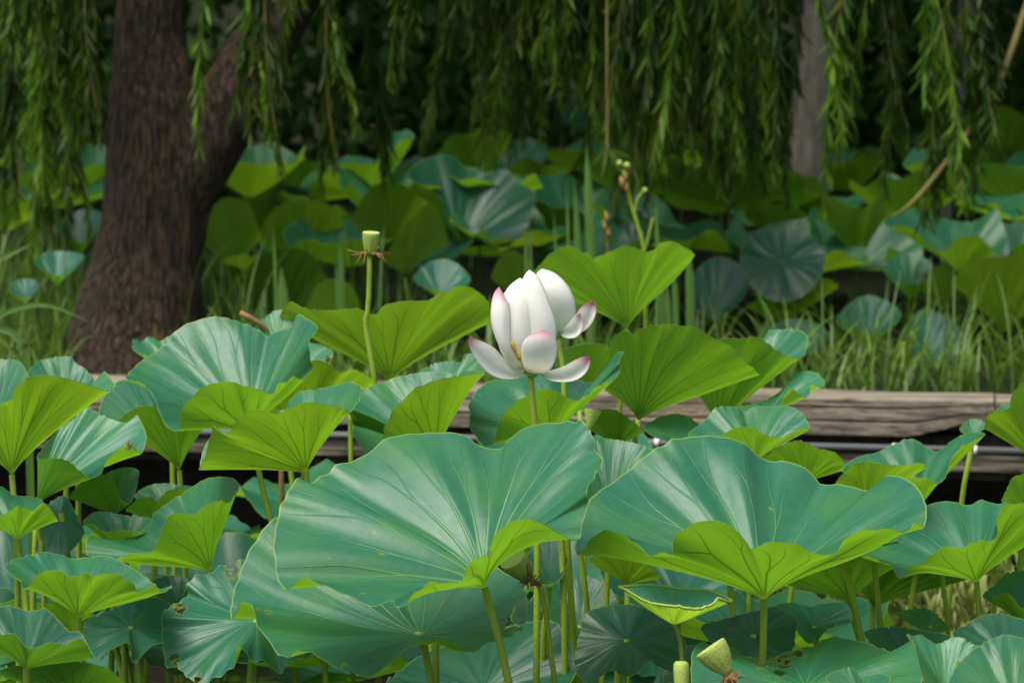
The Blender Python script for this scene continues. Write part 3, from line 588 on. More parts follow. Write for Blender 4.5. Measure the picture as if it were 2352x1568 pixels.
leaf('blue-grey drooping lotus leaf with fine ribs, at the left among stems', 5.2, (140, 1180),
     [(95,1180),(113,1155),(147,1138),(167,1165),(187,1205),(192,1228)], [(95,1180),(100,1240),(112,1274),(153,1272),(192,1228)], p=1.2, nt=100, nr=12, tint='b')
leaf('teal lotus leaf with tall dark green folded side, left of the broad front leaf', 5.0, (483, 1312),
     [(198,1246),(207,1230),(245,1243),(280,1238),(323,1218),(347,1198),(357,1175),(400,1145),(427,1128),(467,1102),(500,1095),(530,1098),(549,1118)],
     [(198,1246),(200,1275),(233,1276),(273,1285),(293,1272),(320,1270),(347,1267),(363,1242),(377,1205),(387,1186),(407,1178),(447,1180),(467,1165),(500,1150),(527,1152),(549,1118)],
     p=1.1, nt=170, nr=20, ruff=0.001)
leaf('small teal lotus leaf with green lip behind the tall folded leaf', 5.15, (290, 1290),
     [(190,1200),(213,1178),(240,1175),(300,1185),(347,1190),(380,1215)], [(190,1200),(215,1205),(240,1222),(280,1216),(320,1222),(380,1215)], p=1.2, nt=100, nr=12, ruff=0.001)
leaf('light yellow-green curled lotus leaf behind the tall folded leaf', 5.4, (370, 1215),
     [(290,1172),(340,1160),(383,1130),(417,1115),(442,1117)], [(290,1172),(313,1148),(347,1140),(362,1150),(385,1126),(420,1122),(442,1117)], p=1.2, nt=90, nr=10, tint='l')
leaf('dark teal lotus leaf low in the black gap at the left', 5.8, (380, 1170), [(310,1140),(335,1118),(370,1110),(410,1115),(430,1140)], [(310,1140),(345,1160),(395,1160),(430,1140)], p=1.3, nt=70, nr=8, tint='d')
leaf('dark green cupped lotus leaf with olive lip in the bottom left corner', 4.5, (60, 1538),
     [(-130,1430),(-60,1400),(0,1392),(33,1392),(67,1403),(103,1398),(133,1422),(157,1448),(187,1455),(214,1512)], [(-130,1430),(-70,1465),(0,1458),(20,1455),(37,1458),(57,1482),(77,1488),(117,1475),(147,1482),(167,1470),(193,1472),(214,1512)], p=1.12, nt=140, nr=16, tint='d', ruff=0.001)
leaf('blue-grey lotus leaf with fine ribs between the scalloped leaf and the insect-eaten leaf', 5.05, (300, 1440),
     [(192,1462),(197,1428),(230,1410),(267,1395),(300,1382),(360,1372),(400,1400),(420,1450)], [(192,1462),(217,1505),(233,1515),(247,1498),(273,1482),(300,1478),(302,1512),(313,1522),(323,1508),(350,1482),(373,1475),(420,1450)], p=1.35, nt=140, nr=16, tint='b', ruff=0.001)
leaf('teal lotus leaf tip between the scalloped leaf and the insect-eaten leaf', 5.15, (410, 1400),
     [(340,1345),(383,1322),(430,1328),(460,1350)], [(340,1345),(370,1375),(420,1385),(460,1350)], p=1.3, nt=80, nr=10, tint='b')
leaf('dark green lotus underside along the bottom edge at the left', 4.65, (160, 1610),
     [(-20,1545),(100,1530),(200,1535),(290,1575)], [(-20,1545),(60,1524),(130,1517),(200,1521),(253,1538),(290,1575)], p=1.1, nt=100, nr=12, tint='d')
leaf('small yellow-green lotus leaf behind the scalloped leaf stem', 4.9, (160, 1450),
     [(95,1405),(127,1380),(180,1400),(215,1410)], [(95,1405),(118,1378),(150,1395),(215,1410)], p=1.1, nt=70, nr=8, tint='y')
# ---- back rows of the near pond
leaf('wide olive-green lotus leaf seen from below with scalloped wings, behind the tall seed pod', 6.05, (894, 876),
     [(648,738),(740,775),(840,800),(900,805),(1000,780),(1070,760),(1133,735)],
     [(648,738),(655,705),(670,693),(693,706),(733,713),(784,711),(817,708),(834,713),(861,723),(881,703),(917,693),(951,691),(984,689),(1011,673),(1031,669),(1044,659),(1071,657),(1097,669),(1127,699),(1133,735)],
     p=1.08, nt=180, nr=20, tint='o', ruff=0.001)
leaf('bright green scalloped lotus leaf seen from below, highest behind the two flowers', 6.35, (1440, 757),
     [(1225,640),(1300,665),(1400,680),(1500,665),(1592,594)],
     [(1225,640),(1251,596),(1274,576),(1297,566),(1321,568),(1334,579),(1351,583),(1364,592),(1401,579),(1431,566),(1457,568),(1484,578),(1504,573),(1517,559),(1541,554),(1568,566),(1592,594)],
     p=1.08, nt=170, nr=20, ruff=0.001)
leaf('green lotus leaf seen from below, close under the rear flower', 5.95, (1330, 935),
     [(1285,840),(1330,835),(1390,830),(1425,850)], [(1285,840),(1294,808),(1317,796),(1351,789),(1384,791),(1410,805),(1425,850)], p=1.1, nt=110, nr=12)
leaf('yellow-green lotus underside between the large teal cup and the tall pod stem', 5.6, (700, 1000),
     [(590,935),(680,900),(760,890),(860,880)], [(590,935),(640,888),(690,870),(717,829),(750,833),(784,856),(815,848),(860,880)], p=1.1, nt=110, nr=12, tint='y')
leaf('teal lotus leaf with upturned green corner, left of the flower', 5.5, (1010, 930),
     [(920,885),(957,856),(1000,835),(1040,829),(1061,835),(1065,818),(1076,812),(1097,819),(1119,845)], [(920,885),(990,890),(1050,880),(1090,870),(1119,845)], p=1.2, nt=110, nr=14, ruff=0.001)
leaf('teal crumpled lotus leaf peeping out left of the large cup, against the trunk base', 6.0, (400, 880),
     [(305,795),(308,779),(323,786),(343,773),(367,783),(393,770),(440,760),(480,790)], [(305,795),(312,808),(333,815),(380,830),(440,825),(480,790)], p=1.2, nt=100, nr=12, tint='l', ruff=0.002)
leaf('pale teal lotus leaf tip between the large cup and the scalloped olive leaf', 6.0, (640, 800),
     [(585,755),(613,726),(633,713),(657,713),(680,730),(690,760)], [(585,755),(620,775),(660,780),(690,760)], p=1.3, nt=80, nr=10, tint='l')
leaf('teal lotus leaf with eaten right edge, just right of the large cup', 5.9, (700, 850),
     [(640,830),(680,795),(713,788),(753,799),(764,818)], [(640,830),(690,850),(740,852),(764,818)], p=1.3, nt=80, nr=10, tint='l', chew=[(758,825,5.95,0.02)])
leaf('dark green lotus underside left of the fan-shaped leaf stem', 5.45, (1420, 1030),
     [(1340,980),(1390,965),(1450,975),(1480,990)], [(1340,980),(1370,945),(1410,940),(1450,965),(1480,990)], p=1.1, nt=80, nr=10, tint='d')
leaf('pale teal lotus leaf low behind the dark wavy-lipped leaf', 5.5, (1545, 1010),
     [(1480,985),(1510,960),(1560,950),(1600,970),(1615,995)], [(1480,985),(1520,1010),(1570,1015),(1615,995)], p=1.3, nt=80, nr=10, tint='l')
leaf('yellow-green lotus underside below the weathered timber, behind the broad right leaf', 5.5, (1850, 1110),
     [(1740,1075),(1800,1050),(1880,1045),(1945,1075)], [(1740,1075),(1780,1030),(1832,1012),(1880,1030),(1920,1040),(1945,1075)], p=1.1, nt=100, nr=12)
leaf('small curled lotus leaf at the right end of the timber', 5.6, (2235, 1010),
     [(2205,985),(2222,965),(2245,962),(2268,975)], [(2205,985),(2215,995),(2240,998),(2268,975)], p=1.2, nt=70, nr=8, tint='y')

# ---- low filler leaves deep in the stand
rf_ = random.Random(3)
n_fill = 0; spots = []
tries = 0
def px_of(v): r_ = Vector(v)-CAM; return 1176+r_.dot(RT)/(r_.dot(FW)*KPX)
def fill_where(x, d):
    c = px_of((x, d, 0.3))
    names = [(330, 'the scalloped leaf and tall yellow-green leaf at the left'), (800, 'the large teal cup leaf'), (1180, 'the leaf with the pale centre disc'), (1500, 'the flower stems'), (1950, 'the broad leaf with brown-edged flap'), (9999, 'the leaves beside the floating weed')]
    return next(t for k, t in names if c < k)
while n_fill < 52 and tries < 3000:
    tries += 1
    d = rf_.uniform(4.5, 7.4); x = rf_.uniform(-0.62, 0.62)*0.36*d; z = rf_.uniform(0.18, 0.42)
    if any((x-a)**2+(d-b)**2 < 0.26**2 for a, b in spots): continue
    if px_of((x, d, z)) > 1900 and d > 5.0: continue
    spots.append((x, d)); n_fill += 1; tn = rf_.choice('nbdd')
    gen_leaf({'n': 'shaded green', 'b': 'shaded blue-grey', 'd': 'dark shaded'}[tn]+(' lotus leaf low behind ' if d > 5.6 else ' lotus leaf low beneath ')+fill_where(x, d), (x, d, z), rf_.uniform(0.17, 0.25), rf_.uniform(0.1, 0.4), rf_.uniform(0, 0.35), rf_.uniform(0, 6.28), 500+n_fill, tn, 'low leaves among the stems', 70, 10)
# ------------------------------------------------------------------ flowers
def petal_mesh(name, left, right, d, dl, bulge, pink, parent, nu=12, nv=18, flare=0.0):
    # left / right: edge curves from base to tip (photo pixels); dl: distance offset along the petal (base..tip); bulge: depth of its hollow (metres)
    L = spline([Vector((q[0], q[1], 0)) for q in left], nv+1); Rr = spline([Vector((q[0], q[1], 0)) for q in right], nv+1)
    D = spline([Vector((v, 0, 0)) for v in dl], nv+1)
    V, F, UV = [], [], []
    for j in range(nv+1):
        t = j/nv
        for i in range(nu+1):
            s = i/nu; q = L[j].lerp(Rr[j], s)
            wr = 0.0007*mnoise.noise(Vector((s*5+d*9, t*4, left[0][0])))+0.0009*math.sin(t*9+left[0][0])*(2*s-1)**2
            bz = wr+bulge*(1-(2*s-1)**2)*math.sin(math.pi*min(1, 0.12+t*0.86))
            V.append(P(q.x, q.y, d+D[j].x+bz)); UV.append((s, t))
    for j in range(nv):
        for i in range(nu):
            a = j*(nu+1)+i; F.append((a, a+1, a+nu+2, a+nu+1))
    o = wpart(name, V, F, [M['petal']], parent); me = o.data
    uvl = me.uv_layers.new(name='petal'); li = np.empty(len(me.loops), dtype=np.int32); me.loops.foreach_get('vertex_index', li)
    uvl.data.foreach_set('uv', np.array(UV)[li].ravel())
    at = me.attributes.new('pink', 'FLOAT', 'POINT'); at.data.foreach_set('value', np.full(len(V), pink))
    sol = o.modifiers.new('thick', 'SOLIDIFY'); sol.thickness = 0.0007; sol.offset = 0
    return o
def MM(*q): return [(784+x/3, 522.7+y/3) for x, y in q]
def mirror(edge, cx): return [(2*cx-x, y) for x, y in edge]
def stem_through(parent, pts, rad, mat='stem', name='stem', seg=12):
    fine_ = [Vector(pts[0])]
    for q in pts[1:]:
        q = Vector(q); n_ = max(1, int((q-fine_[-1]).length/0.06)); p_ = fine_[-1].copy()
        fine_ += [p_.lerp(q, k/n_) for k in range(1, n_+1)]
    c = spline(fine_, 40)
    V, F = tube(c, [rad*(0.82+0.25*i/39) for i in range(40)], seg); return wpart(name, V, F, [M[mat]], parent)
def foot(px, py, d): q = P(px, py, d); return Vector((q.x, q.y, -0.45))

DF = 4.85
foot1 = foot(1231, 1568, DF)
fl = thing('lotus_flower', (foot1.x, foot1.y, 0), 'white lotus flower with pink-tipped lower petals spread open, tall in front of the other flower', 'flower', 'white lotus flowers')
stem_through(fl, [P(1218, 858, DF), P(1223, 920, DF), P(1229, 985, DF), P(1234, 1120, DF), P(1234, 1250, DF), P(1233, 1400, DF), P(1232, 1568, DF), foot1], 0.0066)
pet = [
 # upright petals: outer side towards us (hollow away)
 (MM((1195,962),(1140,925),(1085,810),(1042,700),(1028,610),(1036,510),(1056,445),(1088,408)), MM((1240,972),(1205,930),(1175,840),(1163,740),(1162,640),(1160,560),(1140,500),(1088,408)), (0.0,-.035,-.045,-.045,-.03), -0.012, 0.8),
 (MM((1215,968),(1185,900),(1165,800),(1160,680),(1150,560),(1122,485),(1150,410),(1230,345)), MM((1290,985),(1320,900),(1325,780),(1315,650),(1310,540),(1300,450),(1280,390),(1230,345)), (0.0,-.030,-.040,-.036,-.02), -0.010, 0.0),
 (MM((1262,985),(1262,880),(1268,760),(1255,620),(1235,500),(1240,400),(1262,330),(1296,292)), MM((1400,1000),(1455,880),(1480,760),(1476,650),(1440,540),(1395,420),(1345,330),(1296,292)), (0.0,-.026,-.034,-.030,-.014), -0.016, 0.0),
 (MM((1230,985),(1170,880),(1130,760),(1120,640),(1125,540),(1150,450),(1190,390),(1240,352)), MM((1400,985),(1440,880),(1455,760),(1440,640),(1400,530),(1340,420),(1290,370),(1240,352)), (0.0,.020,.030,.026,.012), 0.02, 0.0),
 (MM((1210,975),(1120,890),(1075,780),(1060,680),(1065,580),(1090,500),(1130,440),(1180,400)), MM((1330,985),(1350,880),(1350,760),(1330,640),(1300,540),(1260,460),(1220,420),(1180,400)), (0.0,.035,.05,.046,.03), 0.014, 0.0),
 (MM((1290,985),(1290,880),(1300,760),(1300,640),(1300,520),(1310,420),(1325,360),(1345,322)), MM((1410,990),(1450,880),(1468,760),(1465,660),(1440,560),(1410,460),(1380,380),(1345,322)), (0.0,.03,.045,.04,.02), 0.014, 0.0),
 # spread petals
 (MM((1292,1008),(1262,965),(1243,900),(1240,840),(1258,780),(1305,738),(1385,704)), MM((1378,1014),(1432,985),(1468,925),(1485,855),(1484,790),(1455,742),(1385,704)), (0.0,-.055,-.080,-.085), -0.012, 0.9),
 (MM((1262,975),(1200,968),(1120,900),(1050,826),(980,788),(925,768),(896,752)), MM((1280,1008),(1205,1040),(1110,1040),(1020,1008),(945,930),(892,840),(880,785),(896,752)), (0.0,-.025,-.05,-.065,-.07), 0.016, 1.0),
 (MM((1372,1006),(1430,990),(1520,962),(1595,922),(1655,895),(1706,889)), MM((1385,1022),(1450,1054),(1550,1062),(1625,1046),(1685,1000),(1712,940),(1706,889)), (0.0,-.02,-.04,-.05,-.05), 0.016, 1.0),
 # rear spread petals, partly hidden
 (MM((1290,990),(1300,960),(1320,920),(1345,900),(1370,890)), MM((1340,1000),(1380,985),(1400,950),(1395,915),(1370,890)), (0.0,.04,.07,.09), 0.01, 0.8),
]
for L, Rr, dl, bl, pk in pet: petal_mesh('petal', L, Rr, DF, dl, bl, pk, fl)
# receptacle and stamens inside, seen through the gap between two petals
a = Acc(); c0 = P(1222, 845, DF)
for i in range(90):
    an = rnd(0, 6.28); r0 = 0.011; L = rnd(0.022, 0.034)
    b0 = c0 + Vector((math.cos(an)*r0, math.sin(an)*r0, 0)); sp = rnd(0.3, 0.75)
    a.add(tube([b0, b0+Vector((math.cos(an)*L*sp*.5, math.sin(an)*L*sp*.5, L*.6)), b0+Vector((math.cos(an)*L*sp, math.sin(an)*L*sp, L))], [0.0005, 0.0005, 0.0010], 4))
o = wpart('stamens', a.V, a.F, [M['stamen']], fl); o['kind'] = 'stuff'
# golden stamens bunched in the slit on the left
a = Acc()
for i in range(40):
    t = rnd(0, 1); q = P(1176+ (1200-1176)*t**1.3 + rnd(-1.5, 3.5), 795+45*t, DF-0.050+0.02*t+rnd(0, .006))
    a.add(tube([q, q+Vector((rnd(-.002, .002), rnd(-.004, 0), rnd(.006, .012)))], [0.0008, 0.0006], 4))
o = wpart('stamens', a.V, a.F, [M['stamen']], fl); o['kind'] = 'stuff'
V, F = tube([P(1222, 866, DF), P(1222, 850, DF), P(1222, 826, DF)], [0.008, 0.012, 0.017], 14); wpart('receptacle', V, F, [M['pod']], fl)

DG = 5.3
foot2 = foot(1300, 1300, DG)
fl2 = thing('lotus_flower', (foot2.x, foot2.y, 0), 'white lotus flower half hidden behind the open one, single pink-tipped petal curling right', 'flower', 'white lotus flowers')
stem_through(fl2, [P(1282, 768, DG), P(1288, 810, DG), P(1294, 850, DG), P(1300, 1000, DG), P(1302, 1150, DG), foot2], 0.0066)
pet2 = [
 (MM((1470,730),(1390,600),(1345,480),(1325,400),(1345,320),(1382,285)), MM((1560,735),(1605,640),(1614,560),(1600,480),(1560,400),(1500,335),(1440,300),(1382,285)), (0,-.03,-.04,-.035,-.02), -0.022, 0.0),
 (MM((1440,700),(1380,580),(1350,470),(1350,380),(1370,330),(1400,310)), MM((1570,720),(1590,620),(1585,530),(1560,440),(1500,360),(1400,310)), (0,.02,.03,.03,.02), 0.02, 0.0),
 (MM((1440,690),(1340,600),(1280,500),(1260,420),(1280,350),(1310,310)), MM((1520,720),(1480,600),(1450,500),(1420,420),(1370,350),(1310,310)), (0,.0,.0,.0,.0), -0.016, 0.0),
 (MM((1495,690),(1535,690),(1580,645),(1612,605),(1646,590)), MM((1490,715),(1535,755),(1600,760),(1650,725),(1664,660),(1646,590)), (0,-.04,-.06,-.06), 0.014, 0.8),
 (MM((1590,720),(1612,660),(1618,600),(1660,545),(1731,503)), MM((1610,738),(1668,712),(1715,672),(1750,605),(1753,550),(1731,503)), (0,-.01,-.02,-.02), 0.014, 1.0),
]
for L, Rr, dl, bl, pk in pet2: petal_mesh('petal', L, Rr, DG, dl, bl, pk, fl2)
V, F = tube([P(1281, 775, DG), P(1280, 762, DG), P(1278, 735, DG)], [0.008, 0.012, 0.016], 14); wpart('receptacle', V, F, [M['pod']], fl2)

# ------------------------------------------------------------------ seed pods
def pod(parent, base, axis, L, r0, r1, ribs=14, face='pod_face', holes=11, seed=1):
    axis = axis.normalized(); a = axis.orthogonal().normalized(); b = axis.cross(a); rs = random.Random(seed)
    prof = [(0, r0), (0.12, r0*1.25), (0.35, r0+(r1-r0)*0.55), (0.6, r0+(r1-r0)*0.85), (0.85, r1*1.0), (0.95, r1*1.02), (1.0, r1*0.98)]
    V, F = [], []; seg = 42
    for t, r in prof:
        for k in range(seg):
            an = 2*math.pi*k/seg; rr = r*(1+0.05*math.cos(ribs*an)*math.sin(math.pi*min(t+.1, 1)))
            V.append(base+axis*(L*t)+(a*math.cos(an)+b*math.sin(an))*rr)
    for i in range(len(prof)-1):
        for k in range(seg):
            k2 = (k+1) % seg; F.append((i*seg+k, i*seg+k2, (i+1)*seg+k2, (i+1)*seg+k))
    F.append(tuple(range(seg))[::-1])
    wpart('pod_body', V, F, [M['pod']], parent)
    V2 = [base+axis*(L*1.0)+(a*math.cos(2*math.pi*k/seg)+b*math.sin(2*math.pi*k/seg))*r1*0.985 for k in range(seg)] + [base+axis*(L*1.03)]
    fc = wpart('pod_face', V2, [(k, (k+1) % seg, seg) for k in range(seg)], [M[face]], parent)
    ac = Acc()
    for i in range(holes):
        rr = r1*0.75*math.sqrt((i+.5)/holes); an = i*2.4
        c = base+axis*(L*1.030)+(a*math.cos(an)+b*math.sin(an))*rr
        ac.add(tube([c-axis*0.002, c+axis*0.0012], r1*0.085, 8))
        hv = base
    wpart('seed', ac.V, ac.F, [M['dry']], fc)
def whiskers(parent, c, n, L, rad, seed, down=0.4, name='stamens'):
    rs = random.Random(seed); a = Acc()
    for i in range(n):
        an = rs.uniform(0, 6.28); l = L*rs.uniform(0.6, 1.15); dn = down*rs.uniform(-0.4, 1.3)
        d1 = Vector((math.cos(an), math.sin(an), -0.1)); d2 = Vector((math.cos(an), math.sin(an), -dn*2))
        a.add(tube([c, c+d1*l*.5, c+d1*l*.5+d2.normalized()*l*.5], [rad, rad, rad*1.3], 5))
    o = wpart(name, a.V, a.F, [M['dry']], parent); o['kind'] = 'stuff'
DP = 5.65
fp = foot(866, 1200, DP)
pd = thing('lotus_seed_pod', (fp.x, fp.y, 0), 'young yellow-green lotus seed pod upright on a tall kinked stem, dry stamens round its neck', 'seed pod', 'lotus seed pods')
stem_through(pd, [P(849, 584, DP), P(848, 656, DP), P(845, 712, DP), P(839, 738, DP), P(846, 785, DP), P(853, 830, DP), P(861, 885, DP), P(866, 1000, DP), P(868, 1150, DP), fp], 0.0064)
pod(pd, P(850, 585, DP), Vector((0.06, -0.10, 1)), 0.045, 0.0085, 0.0172, 8, seed=2)
whiskers(pd, P(850, 578, DP), 30, 0.044, 0.0010, 4, 0.7)
DQ = 4.62
fq = foot(1276, 1568, DQ)
pd = thing('lotus_seed_pod', (fq.x, fq.y, 0), 'drooping pale green lotus seed pod tucked behind the broad front leaf, brown dried base', 'seed pod', 'lotus seed pods')
stem_through(pd, [P(1213, 1328, DQ), P(1222, 1332, DQ), P(1236, 1340, DQ), P(1246, 1366, DQ), P(1255, 1420, DQ), P(1265, 1500, DQ), P(1274, 1568, DQ), fq], 0.0052)
pod(pd, P(1210, 1325, DQ), (P(1180, 1285, DQ-0.02)-P(1210, 1325, DQ)), 0.046, 0.011, 0.023, 10, seed=3)
whiskers(pd, P(1215, 1330, DQ-0.012), 40, 0.022, 0.0012, 5, 1.6)
V, F = tube([P(1204, 1272, DQ-0.022), P(1213, 1298, DQ-0.026), P(1219, 1325, DQ-0.02)], [0.003, 0.006, 0.004], 8, True, 0.5, 3); wpart('dried_scale', V, F, [M['dry']], pd)
DR = 4.18
fr = foot(1690, 1700, DR)
pd = thing('lotus_seed_pod', (fr.x, fr.y, 0), 'ribbed yellow-green lotus seed pod nodding left, brown withered neck, in front of the insect-holed leaf', 'seed pod', 'lotus seed pods')
stem_through(pd, [P(1676, 1550, DR), P(1682, 1566, DR), P(1690, 1600, DR), P(1692, 1660, DR), fr], 0.0052, 'stem_dark')
pod(pd, P(1673, 1546, DR), (P(1641, 1500, DR+0.002)-P(1673, 1546, DR)), 0.047, 0.008, 0.0245, 12, seed=6)
whiskers(pd, P(1677, 1551, DR), 46, 0.020, 0.0008, 7, 1.2)
V, F = tube([P(1673, 1544, DR), P(1678, 1556, DR), P(1684, 1572, DR)], [0.007, 0.0085, 0.006], 10, True, 0.2, 5); wpart('withered_neck', V, F, [M['dry']], pd)
# a bare dry stalk lying on the large teal cup, a bud-like green tip at the bottom
V, F = tube([P(551, 718, 6.0), P(575, 730, 6.0), P(600, 745, 6.0), P(640, 790, 6.05), P(645, 900, 6.05)] + [foot(645, 1000, 6.05)], [0.006]*6, 8)
tag(link('dry_stalk', new_mesh('dry_stalk', V, F, [M['dry']])), 'short tan broken stalk poking up behind the large teal cup leaf', 'stalk')

# ------------------------------------------------------------------ pale curled young leaf
DS = 4.45
root = thing('young_lotus_leaf', (P(1560, 1500, DS).x, P(1560, 1500, DS).y, 0), 'pale green young lotus leaf rolled into a boat, below the broad right leaf', 'leaf')
far_ = [(1423,1348),(1451,1345),(1491,1342),(1530,1346),(1568,1351),(1618,1353),(1655,1365),(1680,1378)]
near_ = [(1437,1354),(1464,1370),(1491,1383),(1524,1389),(1568,1394),(1601,1398),(1635,1388),(1650,1374),(1672,1382)]
xm, hw = 1551, 130
rim = []
for q in far_: rim.append(P(q[0], q[1], DS+0.05*math.sqrt(max(0, 1-((q[0]-xm)/hw)**2))))
for q in near_[::-1]: rim.append(P(q[0], q[1], DS-0.055*math.sqrt(max(0, 1-((q[0]-xm)/hw)**2))))
b = link('blade', make_blade(rim, P(1548, 1434, DS), 1.15, 120, 16, 77, None, 0.0006, root.location, 0.0028), root); b.color = (2.6, 1.9, 3.0, 1)
b.data.materials[1] = M['pod']
stem_through(root, [P(1548, 1433, DS), P(1558, 1455, DS), P(1566, 1500, DS), P(1568, 1568, DS), foot(1570, 1650, DS)], 0.0048, 'stem_dark')
# rolled leaf spear at the bottom edge
DT = 4.25
root = thing('young_lotus_leaf', foot(1566, 1600, DT), 'small rolled green lotus leaf spear at the bottom beside the nodding pod', 'leaf')
root.location.z = 0
V, F = tube([P(1564, 1518, DT), P(1564, 1524, DT), P(1565, 1545, DT), P(1566, 1570, DT), P(1566, 1600, DT), P(1566, 1660, DT), foot(1566, 1700, DT)], [0.008, 0.011, 0.0115, 0.011, 0.008, 0.005, 0.005], 12, True, 0.15, 3)
wpart('rolled_blade', V, F, [M['pod']], root)
# ---- extra bare stems seen between the two broad leaves (their leaves are above, hidden)
STALK = ['just right of the flower stem', 'bent, second right of the flower stem', 'thin and dark, third right of the flower stem', 'thin, behind the dark slate-green leaf', 'behind the broad leaf with brown-edged flap', 'beside the stem of the leaf with pale disc', 'thin, rising through the floating weed', 'leaning, below the blue-grey ribbed leaf', 'thin, leaning below the blue-grey ribbed leaf', 'under the pale teal frayed leaf', 'under the half cut-off yellow-green leaf', 'under the leaf with bright folded flap']
for i, (x0, y0, x1, y1, d, rr) in enumerate([(1290,1240,1296,1420,5.0,6.0),(1303,1250,1316,1460,5.05,6.0),(1333,1270,1350,1410,5.1,5.0),(1405,1300,1390,1395,5.2,5.0),(1678,1360,1692,1500,4.85,5.5),(1000,1470,1002,1568,4.9,6.0),(2165,1330,2178,1460,5.1,4.5),(262,1470,290,1600,5.2,6.0),(285,1470,305,1600,5.25,5.0),(183,1090,180,1120,5.4,5.5),(92,1235,98,1270,5.2,5.5),(805,1000,806,1080,5.3,4.5)]):
    q0, q1 = P(x0, y0, d), P(x1, y1, d); v = q1-q0; q2 = q1+Vector((v.x*0.4, 0, -0.2))
    pts = [q0-Vector((v.x*0.2, 0, -0.04)), q0, q1, q2, Vector((q2.x+0.01, q2.y, -0.45))]
    V, F = tube(spline(pts[:4]+[pts[3].lerp(pts[4], k/6) for k in range(1, 7)], 24), rr/1000, 10)
    lp = thing('lotus_plant', (pts[-1].x, pts[-1].y, 0), 'green lotus stalk '+STALK[i]+', its leaf hidden above', 'lotus plant', 'stalks of hidden lotus leaves'); wpart('stem', V, F, [M['stem']], lp)
# ------------------------------------------------------------------ timber edging, conduit
def board(s0, s1, n0, n1, z0, z1, seed=0, ns=60, notch=None, rough=0.004):
    V, F = [], []
    for i in range(ns+1):
        s = s0+(s1-s0)*i/ns
        j = lambda k: rough*mnoise.noise(Vector((s*3.0, k*7.3+seed, seed)))
        zb = z0
        if notch and notch[0] < s < notch[1]:
            zb = z0 + (z1-z0)*0.55*min(1, (s-notch[0])*6)*(0.75+0.4*mnoise.noise(Vector((s*14, seed, 0))))
        nb = n0 if True else n0
        ring = [(n0+j(0), zb+j(1)), (n0-0.003+j(2), zb+(z1-zb)*0.30+j(3)), (n0+0.005+j(4), zb+(z1-zb)*0.36), (n0-0.002+j(9), zb+(z1-zb)*0.42), (n0+j(5), zb+(z1-zb)*0.68), (n0+0.006, zb+(z1-zb)*0.73), (n0+j(5), zb+(z1-zb)*0.78), (n0+0.001+j(6), z1-0.006), (n0+0.008, z1+j(7)), (n1, z1+j(8)), (n1, z0)]
        V += [T(s, a, b) for a, b in ring]
    m = 11
    for i in range(ns):
        for k in range(m):
            k2 = (k+1) % m; F.append((i*m+k, i*m+k2, (i+1)*m+k2, (i+1)*m+k))
    F.append(tuple(range(m))[::-1]); F.append(tuple(ns*m+k for k in range(m)))
    return V, [f[::-1] for f in F]
def spx(x): # position along the timber of a pixel column on its front top edge
    best = None
    for k in range(400):
        s = -5+10*k/399; q = T(s, 0, TZ); dv = q-CAM; xx = 1176+dv.dot(RT)/(dv.dot(FW)*KPX)
        if best is None or abs(xx-x) < best[0]: best = (abs(xx-x), s)
    return best[1]
te = thing('timber_edging', T(0, 0.05, 0), 'weathered grey-brown timber beam edging the bank with splintered lower corner, dark planks below', 'timber edging')
sA, sB = spx(-400), spx(2290); sC = spx(2900)
V, F = board(sA, sB, 0, 0.16, TZ-0.108, TZ, 3, 150, (spx(2095), 99)); wpart('beam', V, F, [M['timber']], te, smooth=False)
V, F = board(sB+0.006, sC, 0.004, 0.16, TZ-0.108, TZ-0.002, 8, 40, (-9, sB+0.05)); wpart('beam', V, F, [M['timber']], te, smooth=False)
s = sA
k = 0
while s < sC:
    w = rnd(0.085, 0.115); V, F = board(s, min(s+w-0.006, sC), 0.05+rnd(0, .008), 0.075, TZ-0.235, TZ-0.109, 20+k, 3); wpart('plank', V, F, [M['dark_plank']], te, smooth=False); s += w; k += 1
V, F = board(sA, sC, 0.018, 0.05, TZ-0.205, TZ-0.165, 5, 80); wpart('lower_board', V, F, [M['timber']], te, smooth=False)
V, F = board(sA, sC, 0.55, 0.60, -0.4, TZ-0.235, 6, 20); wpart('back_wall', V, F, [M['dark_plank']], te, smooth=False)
k = 0; s = sA+0.3
while s < sC:
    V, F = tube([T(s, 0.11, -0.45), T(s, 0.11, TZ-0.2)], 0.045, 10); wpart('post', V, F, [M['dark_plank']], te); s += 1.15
cd_ = thing('conduit_pipe', T(0, 0.0, TZ-0.15), 'thin grey conduit pipe with white clips fixed below the timber beam', 'pipe')
V, F = tube([T(sA, 0.006, TZ-0.142), T(sC, 0.006, TZ-0.142)], 0.009, 10); wpart('pipe', V, F, [M['conduit']], cd_)
for x in (2066, 2245, 1500, 500, 1000):
    s = spx(x); V, F = tube([T(s-0.006, 0.006, TZ-0.142), T(s+0.006, 0.006, TZ-0.142)], 0.0125, 12); wpart('clip', V, F, [M['clip']], cd_)

